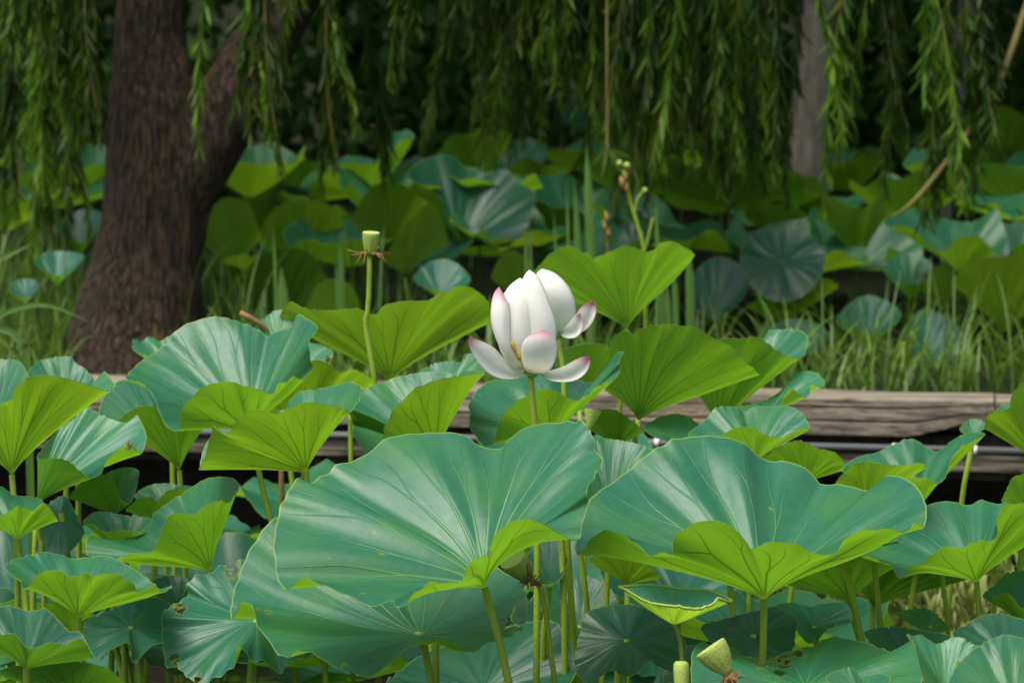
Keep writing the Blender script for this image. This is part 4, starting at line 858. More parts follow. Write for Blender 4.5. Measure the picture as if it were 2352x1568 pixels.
# ------------------------------------------------------------------ lotus behind the timber (second pond / wet bank)
BG = 'lotus leaves beyond the timber edging'
def bg_leaf(label, d, c, far, near, **kw):
    kw.setdefault('nt', 100); kw.setdefault('nr', 12); kw.setdefault('stem', 'stem_dark'); kw.setdefault('ruff', 0.002)
    return leaf(label, d, c, far, near, group=BG, **kw)
bg_leaf('large deep green lotus leaf with folded-over left corner, under the hanging willow strands', 10.6, (1055, 575),
     [(935,403),(957,377),(991,360),(1034,357),(1060,378),(1110,398),(1161,390),(1190,418),(1229,447)], [(935,403),(975,428),(1012,455),(1022,490),(1050,537),(1090,553),(1140,546),(1195,548),(1218,500),(1229,447)], tint='d')
bg_leaf('olive lotus leaf seen from below, left of the large deep green leaf', 10.4, (885, 600), [(812,520),(860,510),(930,500),(985,475)], [(812,520),(832,455),(870,422),(905,418),(940,432),(962,452),(985,475)], tint='o')
bg_leaf('bright yellow-green lotus leaf behind the tall seed pod', 10.0, (930, 640), [(880,600),(940,560),(985,530),(1030,560)], [(880,600),(930,520),(980,470),(1005,480),(1030,560)], tint='y')
bg_leaf('yellow-green lotus leaf close right of the willow trunk', 10.6, (540, 640), [(468,560),(510,540),(560,530),(600,545)], [(468,560),(485,490),(508,458),(540,456),(572,470),(600,545)], tint='y')
bg_leaf('green lotus leaf with raised tip behind the willow trunk fork', 11.4, (640, 560), [(545,490),(600,480),(660,470),(700,490)], [(545,490),(585,425),(622,408),(655,432),(700,490)])
bg_leaf('broad green lotus leaf seen from below, between trunk and tall seed pod', 10.8, (690, 660), [(595,560),(680,540),(760,530),(800,545)], [(595,560),(620,490),(660,465),(705,458),(745,465),(775,490),(800,545)], tint='y')
bg_leaf('shaded green lotus leaf below the broad one beside the trunk', 10.3, (640, 760), [(560,660),(640,640),(720,640),(760,660)], [(560,660),(590,590),(650,570),(710,580),(760,660)], tint='d')
bg_leaf('teal and green wavy lotus leaf at the right under the slanting branch', 10.2, (2205, 630), [(2030,515),(2060,488),(2100,480),(2180,505),(2240,508),(2285,478),(2303,515),(2312,555)], [(2030,515),(2090,522),(2128,558),(2165,578),(2200,547),(2250,545),(2290,583),(2312,555)])
bg_leaf('tall bright green lotus leaf seen from below at the right, above the grass', 10.0, (2300, 770), [(2195,660),(2270,650),(2350,650),(2440,670)], [(2195,660),(2203,622),(2240,596),(2290,590),(2330,588),(2380,600),(2440,670)], tint='y')
bg_leaf('dark blue-green lotus leaf hanging steep below the grey trunk', 10.1, (1795, 600), [(1700,590),(1725,540),(1780,525),(1850,535),(1885,560),(1895,600)], [(1700,590),(1712,640),(1740,672),(1790,694),(1840,682),(1875,650),(1895,600)], tint='d', p=1.5)
bg_leaf('bright green lotus leaf below the dark steep one', 10.3, (1790, 760), [(1715,705),(1780,690),(1860,680),(1925,660)], [(1715,705),(1760,680),(1830,670),(1890,640),(1925,660)], tint='y')
bg_leaf('green lotus leaf in front of the grey trunk foot', 10.9, (1790, 580), [(1715,500),(1780,490),(1850,500)], [(1715,500),(1730,460),(1775,470),(1820,470),(1850,500)])
bg_leaf('light green pointed lotus leaf against the grey trunk', 11.2, (1880, 560), [(1822,450),(1870,460),(1920,470)], [(1822,450),(1832,418),(1870,403),(1890,440),(1920,470)], tint='y')
bg_leaf('green lotus leaf with upright right lobe, right of the grey trunk', 10.7, (1970, 610), [(1880,500),(1950,500),(2035,500)], [(1880,500),(1900,455),(1945,470),(1985,480),(2018,446),(2035,500)])
bg_leaf('pale translucent lotus leaf under the wavy teal one', 10.4, (2090, 690), [(2030,620),(2050,590),(2090,583),(2135,600),(2150,640)], [(2030,620),(2060,650),(2110,655),(2150,640)], tint='l')
bg_leaf('grey-teal lotus leaf low in the grass behind the timber', 9.6, (2130, 830), [(2080,760),(2110,715),(2160,720),(2205,760)], [(2080,760),(2100,830),(2150,850),(2200,810),(2205,760)], tint='b')
bg_leaf('small dark teal lotus leaf left of the willow trunk', 9.7, (130, 660), [(80,605),(105,580),(150,578),(192,590)], [(80,605),(110,625),(150,632),(192,590)], tint='b')
bg_leaf('smaller teal lotus leaf low left of the willow trunk', 9.5, (55, 700), [(18,660),(45,642),(75,642),(90,655)], [(18,660),(40,680),(70,682),(90,655)], tint='b')
bg_leaf('shaded lotus leaf behind the willow trunk at the left', 11.2, (180, 600), [(130,520),(160,495),(200,480),(240,500)], [(130,520),(160,550),(200,552),(240,500)], tint='d')
bg_leaf('green lotus leaf cut by the left edge above the grass', 11.0, (10, 540), [(-40,470),(-10,440),(25,440),(55,470)], [(-40,470),(0,420),(20,418),(40,440),(55,470)])
bg_leaf('bright green lotus leaf behind the flower tops', 10.2, (1180, 690), [(1130,640),(1180,620),(1230,640)], [(1130,640),(1150,590),(1185,580),(1215,600),(1230,640)], tint='y')
bg_leaf('dark teal lotus leaf behind the flowering water plant', 10.9, (1450, 600), [(1380,540),(1410,490),(1450,480),(1500,490),(1520,540)], [(1380,540),(1420,560),(1480,565),(1520,540)], tint='d')
bg_leaf('very dark lotus leaf in the pocket between reeds and steep dark leaf', 10.0, (1640, 740), [(1580,680),(1600,620),(1650,590),(1700,610),(1720,660)], [(1580,680),(1610,720),(1660,730),(1720,660)], tint='d')
bg_leaf('dark green lotus leaf low behind the pale-cornered leaf', 9.5, (1830, 830), [(1740,780),(1790,740),(1850,735),(1905,770)], [(1740,780),(1800,810),(1860,812),(1905,770)], tint='d')
bg_leaf('mid-green lotus leaf above the grass, left of the grey-teal one', 9.8, (1990, 800), [(1920,740),(1960,690),(2010,680),(2070,720)], [(1920,740),(1970,760),(2030,765),(2070,720)])
bg_leaf('bright lotus leaf tip between the wavy leaf and the tall bright leaf', 10.1, (2170, 720), [(2120,670),(2160,640),(2200,650)], [(2120,670),(2140,620),(2175,610),(2200,650)], tint='y')
bg_leaf('shaded lotus leaf between scalloped olive leaf and reeds', 9.4, (1010, 690), [(950,640),(990,600),(1040,600),(1080,640)], [(950,640),(990,665),(1050,668),(1080,640)], tint='b')
bg_leaf('yellow-green lotus leaf low between trunk and seed pod stem', 9.3, (760, 790), [(700,730),(750,700),(800,690),(830,720)], [(700,730),(725,660),(770,640),(810,660),(830,720)], tint='y')
rb = random.Random(11); spots = []; n = 0; tries = 0
while n < 66 and tries < 4000:
    tries += 1
    d = rb.uniform(10.9, 15.0) if n % 2 else rb.uniform(10.4, 11.6); x = (rb.uniform(-0.6, 0.6) if n % 2 else rb.uniform(-0.28, 0.6))*0.36*d
    if any((x-a)**2+((d-b)*0.7)**2 < 0.26**2 for a, b in spots): continue
    if abs(x-P(340, 700, 9.6).x) < 0.45 and d < 10.2: continue
    spots.append((x, d)); n += 1
    z = rb.uniform(0.62, 0.90) + (d-10.9)*0.03*(d > 10.9) - rb.uniform(0, 0.2)*(d < 10.9)
    tn = rb.choice('nnnydd'); cpx = px_of((x, d, z))
    wh = next(t for k, t in [(230, 'left of the dark willow trunk'), (480, 'behind the dark willow trunk'), (820, 'between dark trunk and tall pod'), (1240, 'under the middle willow strands'), (1700, 'behind the upright reeds'), (1960, 'around the grey trunk'), (9999, 'under the slanting branch')] if cpx < k)
    R_, cup_ = rb.uniform(0.19, 0.27), rb.uniform(0.2, 0.75)
    gen_leaf(('large ' if R_ > 0.235 else 'small ' if R_ < 0.205 else '')+{'n': 'green', 'y': 'yellow-green', 'd': 'dark', 'b': 'blue-green'}[tn]+(' cupped' if cup_ > 0.48 else ' open')+' lotus leaf in the '+('far' if d > 13 else 'near' if d < 11.3 else 'shaded')+' stand '+wh, (x, d, z), R_, cup_, rb.uniform(0, 0.6), rb.uniform(0, 6.28), 900+n, tn, 'shaded lotus leaves under the willows', 64, 9, 0.09)

# ------------------------------------------------------------------ trees
def lens_leaf(L, W, fold=0.15, curl=0.12):     # small leaf: 4 quads-ish, base at origin along +X, face up +Z
    st = [(0, 0.0), (0.25, 0.75), (0.55, 1.0), (0.8, 0.6), (1.0, 0.0)]
    return st
def add_leaf(V, F, Tn, base, dirv, side, L, W, tone, curl=0.15):
    up = dirv.cross(side).normalized(); o = len(V)
    V.append(base)
    for t, w in ((0.3, 0.85), (0.65, 0.9)):
        c = base+dirv*(L*t)-up*(curl*L*t*t); V.append(c-side*(W*w*.5)); V.append(c+side*(W*w*.5))
    V.append(base+dirv*L-up*(curl*L))
    F += [(o, o+2, o+1), (o+1, o+2, o+4, o+3), (o+3, o+4, o+5)]
    Tn += [tone]*6
def set_tone(me, Tn):
    at = me.attributes.new('tone', 'FLOAT', 'POINT'); at.data.foreach_set('value', Tn)
def strand_mesh(L, seed, dens=1.0, bare=0.0):
    rs = random.Random(seed); V, F, Tn, MI = [], [], [], []
    sx, sy = rs.uniform(-.10, .10), rs.uniform(-.08, .08); ph = rs.uniform(0, 6.28)
    def pos(t): return Vector((sx*L*t*t+0.02*math.sin(5*t*L+ph), sy*L*t*t+0.02*math.cos(4*t*L+ph), -L*t))
    n = 24; tv, tf = tube([pos(i/(n-1)) for i in range(n)], [0.0035*(1-0.75*i/(n-1))+0.0006 for i in range(n)], 4)
    V += tv; F += tf; Tn += [0.3]*len(tv); MI += [1]*len(tf)
    def deck(posf, LL, t0):
        nl = int(LL/0.017*dens)
        for i in range(nl):
            t = t0+(1-t0)*(i+rs.random())/nl
            if t < bare: continue
            b = posf(t); an = rs.uniform(0, 6.28); out = Vector((math.cos(an), math.sin(an), 0))
            dn = rs.uniform(1.0, 1.5); dv = (out*math.cos(dn)+Vector((0, 0, -1))*math.sin(dn)).normalized()
            if t > 0.96: dv = (out*0.35+Vector((0, 0, -1))).normalized()
            side = dv.cross(Vector((rs.uniform(-1, 1), rs.uniform(-1, 1), rs.uniform(-1, 1)))).normalized()
            l = rs.uniform(0.06, 0.12)*(1-0.35*(t > 0.93))
            f0 = len(F); add_leaf(V, F, Tn, b, dv, side, l, l*rs.uniform(0.10, 0.145), min(1, max(0, rs.gauss(0.35+0.35*(t > 0.8), 0.22))), rs.uniform(0.0, 0.3)); MI.extend([0]*3)
    deck(pos, L, 0.0)
    for k in range(int(L*1.6)):      # short side shoots
        t0 = rs.uniform(0.1, 0.8); b0 = pos(t0); an = rs.uniform(0, 6.28); ln = rs.uniform(0.18, 0.45)
        ln = min(ln, L*(1-t0)+0.05)
        def pp(t, b0=b0, an=an, ln=ln): return b0+Vector((math.cos(an)*0.04*t, math.sin(an)*0.04*t, -ln*t*(0.5+0.5*t)))
        tv, tf = tube([pp(i/5) for i in range(6)], 0.0012, 3); o = len(V); V += tv; F += [tuple(i+o for i in f) for f in tf]; Tn += [0.4]*len(tv); MI += [1]*len(tf)
        deck(pp, ln, 0.1)
    me = new_mesh('hanging_branch', V, F, [M['willow_leaf'], M['twig']], False, MI); set_tone(me, Tn); return me
STR = {}
for L in (0.9, 1.3, 1.8, 2.4, 3.0): STR[L] = [strand_mesh(L, int(L*100)+i, 2.3) for i in range(5)]
rsx = random.Random(21)
def hang(tree, px, py, d, topz=2.6):
    b = P(px, py, d); L = min(STR, key=lambda q: abs(q-(topz-b.z)))
    o = bpy.data.objects.new('hanging_branch', rsx.choice(STR[L])); COL.objects.link(o); o.parent = tree
    o.rotation_euler = (rsx.uniform(-.04, .04), rsx.uniform(-.04, .07), rsx.uniform(0, 6.28)); sc = (topz-b.z)/L; sc = max(0.75, min(1.25, sc))
    o.scale = (1, 1, sc)
    o.location = Vector((b.x, b.y, b.z+L*sc)) - tree.location
    return o
def tree_tube(tree, name, ctrl, radii, n, seg, mat, wob=0.12, seed=1):
    c = spline(ctrl, n); m = len(radii)-1
    rr = []
    for i in range(n):
        u = i/(n-1)*m; k = min(int(u), m-1); rr.append(radii[k]+(radii[k+1]-radii[k])*(u-k))
    V, F = tube(c, rr, seg, True, wob, seed); return wpart(name, V, F, [M[mat]], tree)
def crown(tree, centre, ext, n, size, mat, seed, cl=60):
    rs = random.Random(seed); V, F, Tn = [], [], []
    cs = []
    for _ in range(cl):
        while True:
            q = Vector((rs.uniform(-1, 1), rs.uniform(-1, 1), rs.uniform(-1, 1)))
            if q.length < 1: break
        cs.append((Vector((q.x*ext[0], q.y*ext[1], q.z*ext[2]))+centre, rs.uniform(0.25, 0.6), rs.gauss(0.35, 0.2)))
    for i in range(n):
        c, r, tn = rs.choice(cs); q = Vector((rs.gauss(0, 1), rs.gauss(0, 1), rs.gauss(0, 0.8)))*r*0.6 + c
        dv = Vector((rs.uniform(-1, 1), rs.uniform(-1, 1), rs.uniform(-1, 0.3))).normalized(); sd = dv.cross(Vector((rs.uniform(-1, 1), rs.uniform(-1, 1), rs.uniform(-1, 1)))).normalized()
        l = size*rs.uniform(0.6, 1.3); add_leaf(V, F, Tn, q-tree.location, dv, sd, l, l*0.5, min(1, max(0, rs.gauss(tn, 0.15))), 0.1)
    me = new_mesh('crown', V, F, [M[mat]], False); set_tone(me, Tn); o = link('crown', me, tree); o['kind'] = 'stuff'; return o

DW = 9.6
tw = thing('willow_tree', Vector((P(320, 850, DW).x, P(320, 850, DW).y, BANK_Z)), 'large old weeping willow with dark rugged forked trunk behind the timber edging', 'tree', 'weeping willows')
g0 = P(320, 880, DW); g0.z = BANK_Z-0.25
px = KPX*DW
tree_tube(tw, 'trunk', [g0, P(318, 850, DW), P(326, 720, DW), P(338, 600, DW), P(352, 450, DW), P(358, 320, DW), P(346, 200, DW), P(343, 90, DW), P(352, 0, DW), P(360, -150, DW), P(350, -420, DW), P(300, -800, DW)],
          [175*px, 165*px, 140*px, 116*px, 126*px, 118*px, 98*px, 84*px, 78*px, 76*px, 60*px, 30*px], 90, 44, 'bark', 0.13, 2)
tree_tube(tw, 'limb', [P(370, 470, DW), P(420, 400, DW), P(480, 310, DW), P(545, 210, DW), P(610, 90, DW), P(665, 0, DW), P(730, -120, DW), P(860, -330, DW), P(1050, -560, DW)],
          [90*px, 98*px, 88*px, 78*px, 72*px, 66*px, 54*px, 40*px, 20*px], 60, 32, 'bark', 0.14, 5)
tg = thing('willow_tree', Vector((P(1850, 600, 12.6).x, P(1850, 600, 12.6).y, BANK_Z)), 'weeping willow with smooth grey-brown straight trunk, behind the hanging strands at the right', 'tree', 'weeping willows')
px = KPX*12.6; g0 = P(1838, 700, 12.6); g0.z = BANK_Z-0.3
tree_tube(tg, 'trunk', [g0, P(1842, 480, 12.6), P(1852, 340, 12.6), P(1863, 200, 12.6), P(1875, 80, 12.6), P(1885, -30, 12.6), P(1900, -300, 12.6), P(1900, -900, 12.6)], [52*px, 47*px, 46*px, 44*px, 40*px, 38*px, 34*px, 20*px], 60, 28, 'bark_grey', 0.05, 7)
tree_tube(tg, 'limb', [P(1893, 120, 12.6), P(1915, 30, 12.65), P(1940, -80, 13.6), P(2050, -350, 13.6)], [20*px, 22*px, 22*px, 14*px], 30, 16, 'bark', 0.1, 9)
tr = thing('willow_tree', Vector((P(2170, 600, 15.5).x, P(2170, 600, 15.5).y, BANK_Z)), 'slender dark-trunked tree leaning right behind the slanting branch', 'tree')
px = KPX*15.5; g0 = P(2150, 750, 15.5); g0.z = BANK_Z-0.3
tree_tube(tr, 'trunk', [g0, P(2160, 450, 15.5), P(2180, 300, 15.5), P(2205, 120, 15.5), P(2225, -30, 15.5), P(2260, -400, 15.5), P(2280, -800, 15.5)], [34*px, 27*px, 25*px, 23*px, 20*px, 16*px, 8*px], 50, 18, 'bark_grey', 0.08, 4)
# slanting branch at the right, part of a willow whose trunk stands outside the view
ts = thing('willow_tree', Vector((4.2, 10.4, BANK_Z)), 'low slanting yellow-brown willow branch reaching down at the right', 'tree', 'weeping willows')
tree_tube(ts, 'trunk', [Vector((4.2, 10.4, BANK_Z-0.3)), Vector((4.1, 10.4, 1.6)), Vector((3.9, 10.3, 3.2)), Vector((3.6, 10.2, 5.0))], [0.2, 0.17, 0.15, 0.08], 40, 20, 'bark', 0.12, 12)
tree_tube(ts, 'limb', [Vector((3.95, 10.3, 2.9)), P(2480, -260, 9.9), P(2400, -100, 9.7), P(2352, 30, 9.6), P(2325, 110, 9.55), P(2285, 210, 9.5), P(2205, 330, 9.45), P(2110, 450, 9.4), P(2050, 500, 9.4)], [0.03, 0.02, 0.014, 0.012, 0.012, 0.011, 0.010, 0.008, 0.003], 60, 8, 'twig', 0.05, 6)
# overhead limbs that carry the strands
for k, (tree, pts, r) in enumerate([
    (tw, [P(350, -420, DW), Vector((-2.4, 9.4, 3.0)), Vector((-3.4, 8.9, 2.9))], .05), (tw, [P(350, -420, DW), Vector((-1.4, 9.3, 3.1)), Vector((-0.4, 8.9, 2.9)), Vector((0.6, 8.9, 2.7))], .05),
    (tw, [P(860, -330, DW), Vector((0.3, 10.0, 3.1)), Vector((1.4, 10.2, 2.9))], .045), (tg, [P(1900, -300, 12.6), Vector((1.8, 11.5, 3.4)), Vector((0.9, 10.0, 3.1)), Vector((0.2, 9.6, 2.8))], .05),
    (tg, [P(1900, -300, 12.6), Vector((2.4, 11.2, 3.3)), Vector((2.6, 9.6, 3.0)), Vector((2.5, 9.0, 2.7))], .05)]):
    tree_tube(tree, 'limb', pts, [r, r*.8, r*.6, r*.35], 30, 10, 'bark', 0.1, 30+k)
# hanging strands: (pixel column, pixel row of the tip, distance)
LT = [(40,160,9.0),(20,140,9.05),(60,60,9.1),(485,362,8.9),(497,350,8.95),(512,230,9.0),(575,388,9.0),(583,300,9.05),(625,130,9.0),(655,50,9.0),(725,382,9.3),(733,300,9.4),(715,200,9.3),(785,450,9.8),(798,430,9.9),(775,330,9.9),(810,250,9.9),(920,230,9.6),(926,200,9.65),(830,60,10.0)]
def bundles(out, n, x0, x1, y0, y1, d0, d1, per=5, jit=16):
    for _ in range(n):
        bx, by, bd = rsx.uniform(x0, x1), rsx.uniform(y0, y1), rsx.uniform(d0, d1)
        for k in range(rsx.randint(per-2, per+1)): out.append((bx+rsx.gauss(0, jit), by-abs(rsx.gauss(0, 90)), bd+rsx.uniform(-.15, .15)))
bundles(LT, 9, 50, 205, 330, 650, 9.0, 10.6); bundles(LT, 3, -30, 120, 120, 380, 9.6, 11.5)
LM = []
bundles(LM, 13, 1000, 1470, 170, 440, 9.3, 12.2); bundles(LM, 5, 990, 1300, 40, 200, 9.2, 10.2, 4)
LR = [(1575,222,9.2),(1568,180,9.25),(1590,130,9.3),(1480,150,9.3),(1640,190,9.4),(1775,392,9.1),(1780,330,9.15),(1830,470,9.5),(1930,470,9.4),(1925,330,9.5),(2080,470,9.4),(2095,420,9.5),(2070,380,9.5),(2085,200,9.4),(2060,460,9.6),(2190,480,9.5),(2240,470,9.5)]
bundles(LR, 12, 1460, 1700, 330, 600, 9.2, 11.2); bundles(LR, 2, 2000, 2350, 0, 150, 12.5, 14.5, 4)
for q in LT: hang(tw, *q, topz=rsx.uniform(2.5, 3.2))
for q in LM: hang(tw if rsx.random() < 0.5 else tg, *q, topz=rsx.uniform(2.6, 3.3))
for q in LR: hang(tg, *q, topz=rsx.uniform(2.5, 3.2))
# strands on the slanting branch
for x, y in ((2250,330),(2225,470),(2180,470),(2160,520),(2290,300),(2130,490)): hang(ts, x, y, 9.45, topz=min(2.2, P(x+20, y-170, 9.45).z))
# the long bare twig with a tuft at its end
V, F = tube(spline([P(1394, -400, 9.0), P(1394, 0, 9.0), P(1394, 200, 9.0), P(1395, 345, 9.0)], 24), 0.0035, 6); Tn = [0.2]*len(V); MI = [1]*len(F)
for k in range(7):
    dv = Vector((rsx.uniform(-1, 1), rsx.uniform(-.6, .2), rsx.uniform(-1.2, -.2))).normalized(); add_leaf(V, F, Tn, P(1395, 340, 9.0), dv, dv.cross(Vector((0, 1, .2))).normalized(), 0.09, 0.012, 0.7); MI += [0]*3
me = new_mesh('hanging_branch', [v-tg.location for v in V], F, [M['willow_leaf'], M['twig']], False, MI); set_tone(me, Tn); link('hanging_branch', me, tg)
# crowns overhead (shade the bank) and the wood behind
crown(tw, Vector((-1.6, 12.5, 5.0)), (3.4, 2.6, 1.5), 16000, 0.16, 'wood_leaf', 1, 110)
crown(tg, Vector((2.2, 13.0, 5.0)), (3.4, 2.8, 1.5), 16000, 0.16, 'wood_leaf', 2, 110)
crown(tr, Vector((2.8, 15.8, 4.6)), (3.4, 2.5, 1.7), 12000, 0.16, 'wood_leaf', 3, 90)
crown(ts, Vector((5.4, 12.4, 5.0)), (2.2, 2.2, 1.4), 6000, 0.16, 'wood_leaf', 4, 60)
# wood: one mass of foliage behind everything
rs = random.Random(5); V, F, Tn = [], [], []
clumps = []
for k in range(420):
    d = rs.uniform(16.5, 24); xx = rs.uniform(-0.75, 0.75)*0.36*d*1.25; clumps.append((Vector((xx, d, rs.uniform(0.4, 7.5))), rs.uniform(0.3, 0.9), rs.gauss(0.45 if xx > 1.2 else 0.15, 0.25)))
for i in range(75000):
    c, r, tn = rs.choice(clumps); q = c+Vector((rs.gauss(0, 1), rs.gauss(0, 1), rs.gauss(0, .8)))*r*0.6
    if q.z < BANK_Z: continue
    dv = Vector((rs.uniform(-1, 1), rs.uniform(-1, 1), rs.uniform(-1, 0.2))).normalized(); sd = dv.cross(Vector((rs.uniform(-1, 1), rs.uniform(-1, 1), rs.uniform(-1, 1)))).normalized()
    l = rs.uniform(0.12, 0.24); add_leaf(V, F, Tn, q, dv, sd, l, l*0.5, min(1, max(0, rs.gauss(tn, 0.15))), 0.1)
me = new_mesh('wood', V, F, [M['wood_leaf']], False); set_tone(me, Tn)
tag(link('wood', me), 'dark mass of trees closing the view behind the willows', 'wood', kind='stuff')
# hill behind the wood
V, F = [], []
for j in range(13):
    for i in range(41): V.append((-60+3*i, 27+j*1.5+1.2*mnoise.noise(Vector((i*.3, j*.3, 0))), BANK_Z-0.5+j*1.35))
for j in range(12):
    for i in range(40): a = j*41+i; F.append((a, a+1, a+42, a+41))
tag(link('hill', new_mesh('hill', V, F, [M['soil']])), kind='structure')

# ------------------------------------------------------------------ grasses and reeds on the bank
def blade_strip(V, F, Tn, base, L, W, lean, az, tone, n=7, droop=1.0):
    o = len(V); dx = Vector((math.cos(az), math.sin(az), 0)); sd = Vector((-math.sin(az), math.cos(az), 0))
    if abs(sd.x) < 0.4: sd = (sd+Vector((0.6, 0, 0))).normalized()
    p = Vector(base); ang = math.pi/2-lean*0.25
    for i in range(n+1):
        t = i/n; w = W*(1-t**2.2)*0.5+0.0004
        V.append(p-sd*w); V.append(p+sd*w); Tn += [tone, tone]
        p = p+(dx*math.cos(ang)+Vector((0, 0, 1))*math.sin(ang))*(L/n); ang -= lean*droop*(0.4+1.6*t)/n*1.2
    for i in range(n): F.append((o+2*i, o+2*i+1, o+2*i+3, o+2*i+2))
def grass_patch(name, label, spots, seed, mat='grass'):
    V, F, Tn = [], [], []
    for b, L, W, lean, az, tone in spots: blade_strip(V, F, Tn, b, L, W, lean, az, tone)
    me = new_mesh(name, V, F, [M[mat]]); set_tone(me, Tn); o = link(name, me); tag(o, label, 'grass', kind='stuff')
rg = random.Random(9); sp = []
for k in range(1500):
    d = 8.45+abs(rg.gauss(0, 0.7)); x = rg.uniform(-0.62, 0.62)*0.36*d
    if x < P(510, 800, d).x and x > P(140, 800, d).x: continue
    hi = 0.38 if x > P(1750, 800, d).x else 0.30
    sp.append((Vector((x, d, BANK_Z-0.02)), rg.uniform(0.12, hi)*1.25, rg.uniform(0.005, 0.013), rg.uniform(0.4, 2.0), rg.uniform(0, 6.28), min(1, max(0, rg.gauss(0.45, 0.25)))))
grass_patch('bank_grass', 'tufts of long green grass along the bank behind the timber', sp, 1)
sp = []
for k in range(420):
    d = rg.uniform(9.2, 12.0); x = rg.uniform(-0.60, -0.42)*0.36*d if k % 3 else rg.uniform(-0.34, -0.1)*0.36*d
    sp.append((Vector((x, d, BANK_Z-0.02)), rg.uniform(0.25, 0.55), rg.uniform(0.006, 0.014), rg.uniform(0.1, 0.9), rg.uniform(0, 6.28), min(1, max(0, rg.gauss(0.5, 0.2)))))
grass_patch('tall_grass', 'tall thin green grass behind and beside the willow trunk', sp, 2)
# reeds standing up behind the flowers, each clump a thing with its blades as parts
def reed(parent, x, y_tip, d, W, lean_px=0, base_y=700, tone=0.5, mat='reed'):
    tip = P(x, y_tip, d); b = P(x-lean_px, base_y, d); b.z = BANK_Z-0.03
    V, F, Tn = [], [], []; n = 10; cam_side = RT
    for i in range(n+1):
        t = i/n; q = b.lerp(tip, t)+RT*(0.01*math.sin(t*3)); w = W*(1-0.15*t if t < 0.82 else (1-0.15*t)*(1-(t-0.82)/0.18)+0.02)*0.5
        V.append(q-RT*w); V.append(q+Vector((0, -W*0.18, 0))); V.append(q+RT*w); Tn += [tone]*3
    for i in range(n):
        a = 3*i; F += [(a, a+1, a+4, a+3), (a+1, a+2, a+5, a+4)]
    o = wpart('reed_blade', V, F, [M[mat]], parent); set_tone(o.data, Tn); return o
rc = thing('reed_clump', Vector((P(1345, 700, 8.7).x, 8.7, BANK_Z)), 'upright green reed blades with one tall broad blade, behind the rear flower', 'reeds')
for x, y, w, ln, tn in [(1346,330,0.032,-8,.7),(1320,415,0.022,-2,.35),(1300,410,0.010,4,.6),(1355,520,0.018,6,.4),(1205,520,0.016,2,.4),(1215,500,0.010,4,.4),(1270,480,0.008,-6,.9),(1505,440,0.012,4,.8),(1515,560,0.02,0,.4),(1580,560,0.030,2,.35),(1545,600,0.02,-3,.4),(1530,640,0.02,0,.45),(1290,560,0.014,6,.5)]:
    reed(rc, x, y, 8.75+0.1*math.sin(x), w, ln, 760, tn)
rc2 = thing('reed_clump', Vector((P(640, 760, 9.0).x, 9.0, BANK_Z)), 'pale green upright blades between the willow trunk and the tall seed pod', 'reeds')
for x, y, w, ln, tn in [(645,610,0.036,4,.6),(626,520,0.010,0,.9),(780,545,0.02,6,.4),(770,600,0.018,-8,.35),(600,690,0.03,10,.35)]: reed(rc2, x, y, 9.0, w, ln, 790, tn)
# arching grass blades at the left edge
def arch(parent, pts, W, tone):
    c = spline(pts, 26); V, F, Tn = [], [], []
    for i, q in enumerate(c):
        t = i/25; tg_ = (c[min(i+1, 25)]-c[max(i-1, 0)]).normalized(); sd = tg_.cross(FW).normalized(); w = W*0.5*min(1, (1-t)*3.5+0.02)
        V += [q-sd*w, q+FW*(W*.15), q+sd*w]; Tn += [tone]*3
    for i in range(25): a = 3*i; F += [(a, a+1, a+4, a+3), (a+1, a+2, a+5, a+4)]
    o = wpart('grass_blade', V, F, [M['reed']], parent); set_tone(o.data, Tn)
ga = thing('arching_grass', Vector((P(0, 800, 7.8).x-0.1, 7.7, 0)), 'three long arching green grass blades at the left edge before the trunk', 'grass')
gb = Vector((P(-60, 900, 7.7).x, 7.7, -0.1))
arch(ga, [gb, P(-60, 800, 7.7), P(-20, 738, 7.7), P(50, 705, 7.7), P(120, 703, 7.7), P(213, 743, 7.7)], 0.013, .65)
arch(ga, [Vector((P(62, 900, 6.6).x, 6.6, -0.1)), P(62, 870, 6.6), P(55, 810, 6.6), P(35, 770, 6.6), P(0, 755, 6.6), P(-30, 770, 6.6)], 0.018, .55)
arch(ga, [gb+Vector((-.05, .2, 0)), P(-80, 720, 8.0), P(-30, 615, 8.0), P(20, 585, 8.0), P(80, 556, 8.0)], 0.016, .7)
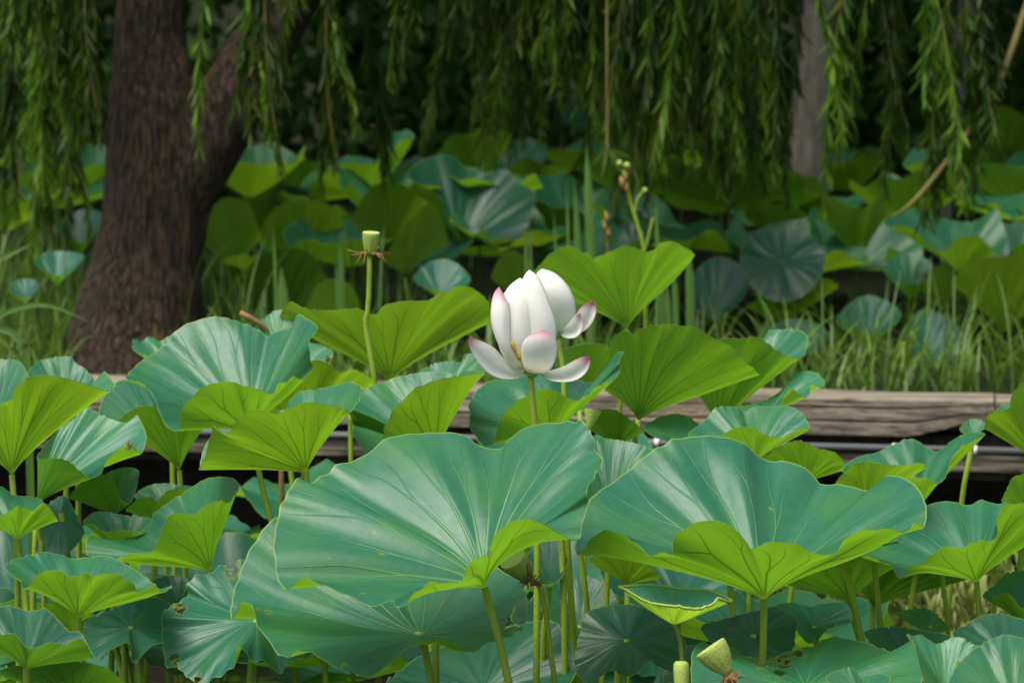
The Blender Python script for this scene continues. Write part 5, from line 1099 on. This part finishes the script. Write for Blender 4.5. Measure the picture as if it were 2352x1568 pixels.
# flowering water plant (water plantain) behind the flowers
wp = thing('water_plantain', Vector((P(1478, 700, 8.8).x, 8.8, BANK_Z)), 'thin branched water plant with round green fruits and dry brown scraps, above the scalloped leaf', 'plant')
def wtube(name, pts, r, mat): V, F = tube(spline(pts, 14), r, 6); return wpart(name, V, F, [M[mat]], wp)
g0 = P(1485, 720, 8.8); g0.z = BANK_Z-0.05
wtube('stalk', [g0, P(1480, 600, 8.8), P(1465, 520, 8.8), P(1450, 470, 8.8), P(1432, 400, 8.8), P(1422, 382, 8.8)], 0.006, 'stem')
wtube('branch', [P(1457, 500, 8.8), P(1463, 460, 8.8), P(1480, 437, 8.8)], 0.004, 'stem'); wtube('branch', [P(1438, 420, 8.8), P(1440, 395, 8.8), P(1440, 380, 8.8)], 0.003, 'stem')
wtube('branch', [P(1478, 590, 8.8), P(1490, 540, 8.8), P(1500, 500, 8.8)], 0.004, 'stem')
def ball(name, c, r, mat, parent, sq=1.0):
    bm = bmesh.new(); bmesh.ops.create_icosphere(bm, subdivisions=2, radius=r)
    for v in bm.verts: v.co.z *= sq; v.co *= 1+0.12*mnoise.noise(v.co*90)
    me = bpy.data.meshes.new(name); bm.to_mesh(me); bm.free(); me.materials.append(M[mat]); me.polygons.foreach_set('use_smooth', [True]*len(me.polygons))
    return link(name, me, parent, c-parent.location)
for x, y, r in ((1423,375,.010),(1440,380,.011),(1481,437,.009)): ball('fruit', P(x, y, 8.79), r, 'pod', wp)
for x, y in ((1436,405),(1428,420),(1438,432),(1393,500),(1396,535),(1388,520)):
    V, F = tube([P(x-3, y-14, 8.78), P(x+2, y, 8.77), P(x+1, y+16, 8.78)], [.003, .008, .003], 7, True, .6, x); wpart('dry_scrap', V, F, [M['dry']], wp)
wtube('stalk', [P(1400, 700, 8.82), P(1396, 600, 8.8), P(1394, 490, 8.78)], 0.003, 'dry')
# pale floating weed at the lower right
V, F, Tn = [], [], []
rw = random.Random(4)
for k in range(2600):
    x = rw.uniform(0.7, 1.75) if k % 4 else rw.uniform(0.0, 2.2); y = rw.uniform(6.2, 7.85)
    az = rw.uniform(0, 6.28)
    blade_strip(V, F, Tn, Vector((x, y, 0.0+rw.uniform(0, .10))), rw.uniform(0.04, 0.11), rw.uniform(0.008, 0.018), rw.uniform(0.8, 2.0), az, min(1, max(0, rw.gauss(0.55, 0.25))), 4)
me = new_mesh('floating_weed', V, F, [M['weed']]); set_tone(me, Tn); tag(link('floating_weed', me), 'pale yellow-green tangled floating weed on the water below the right leaves', 'water weed', kind='stuff')
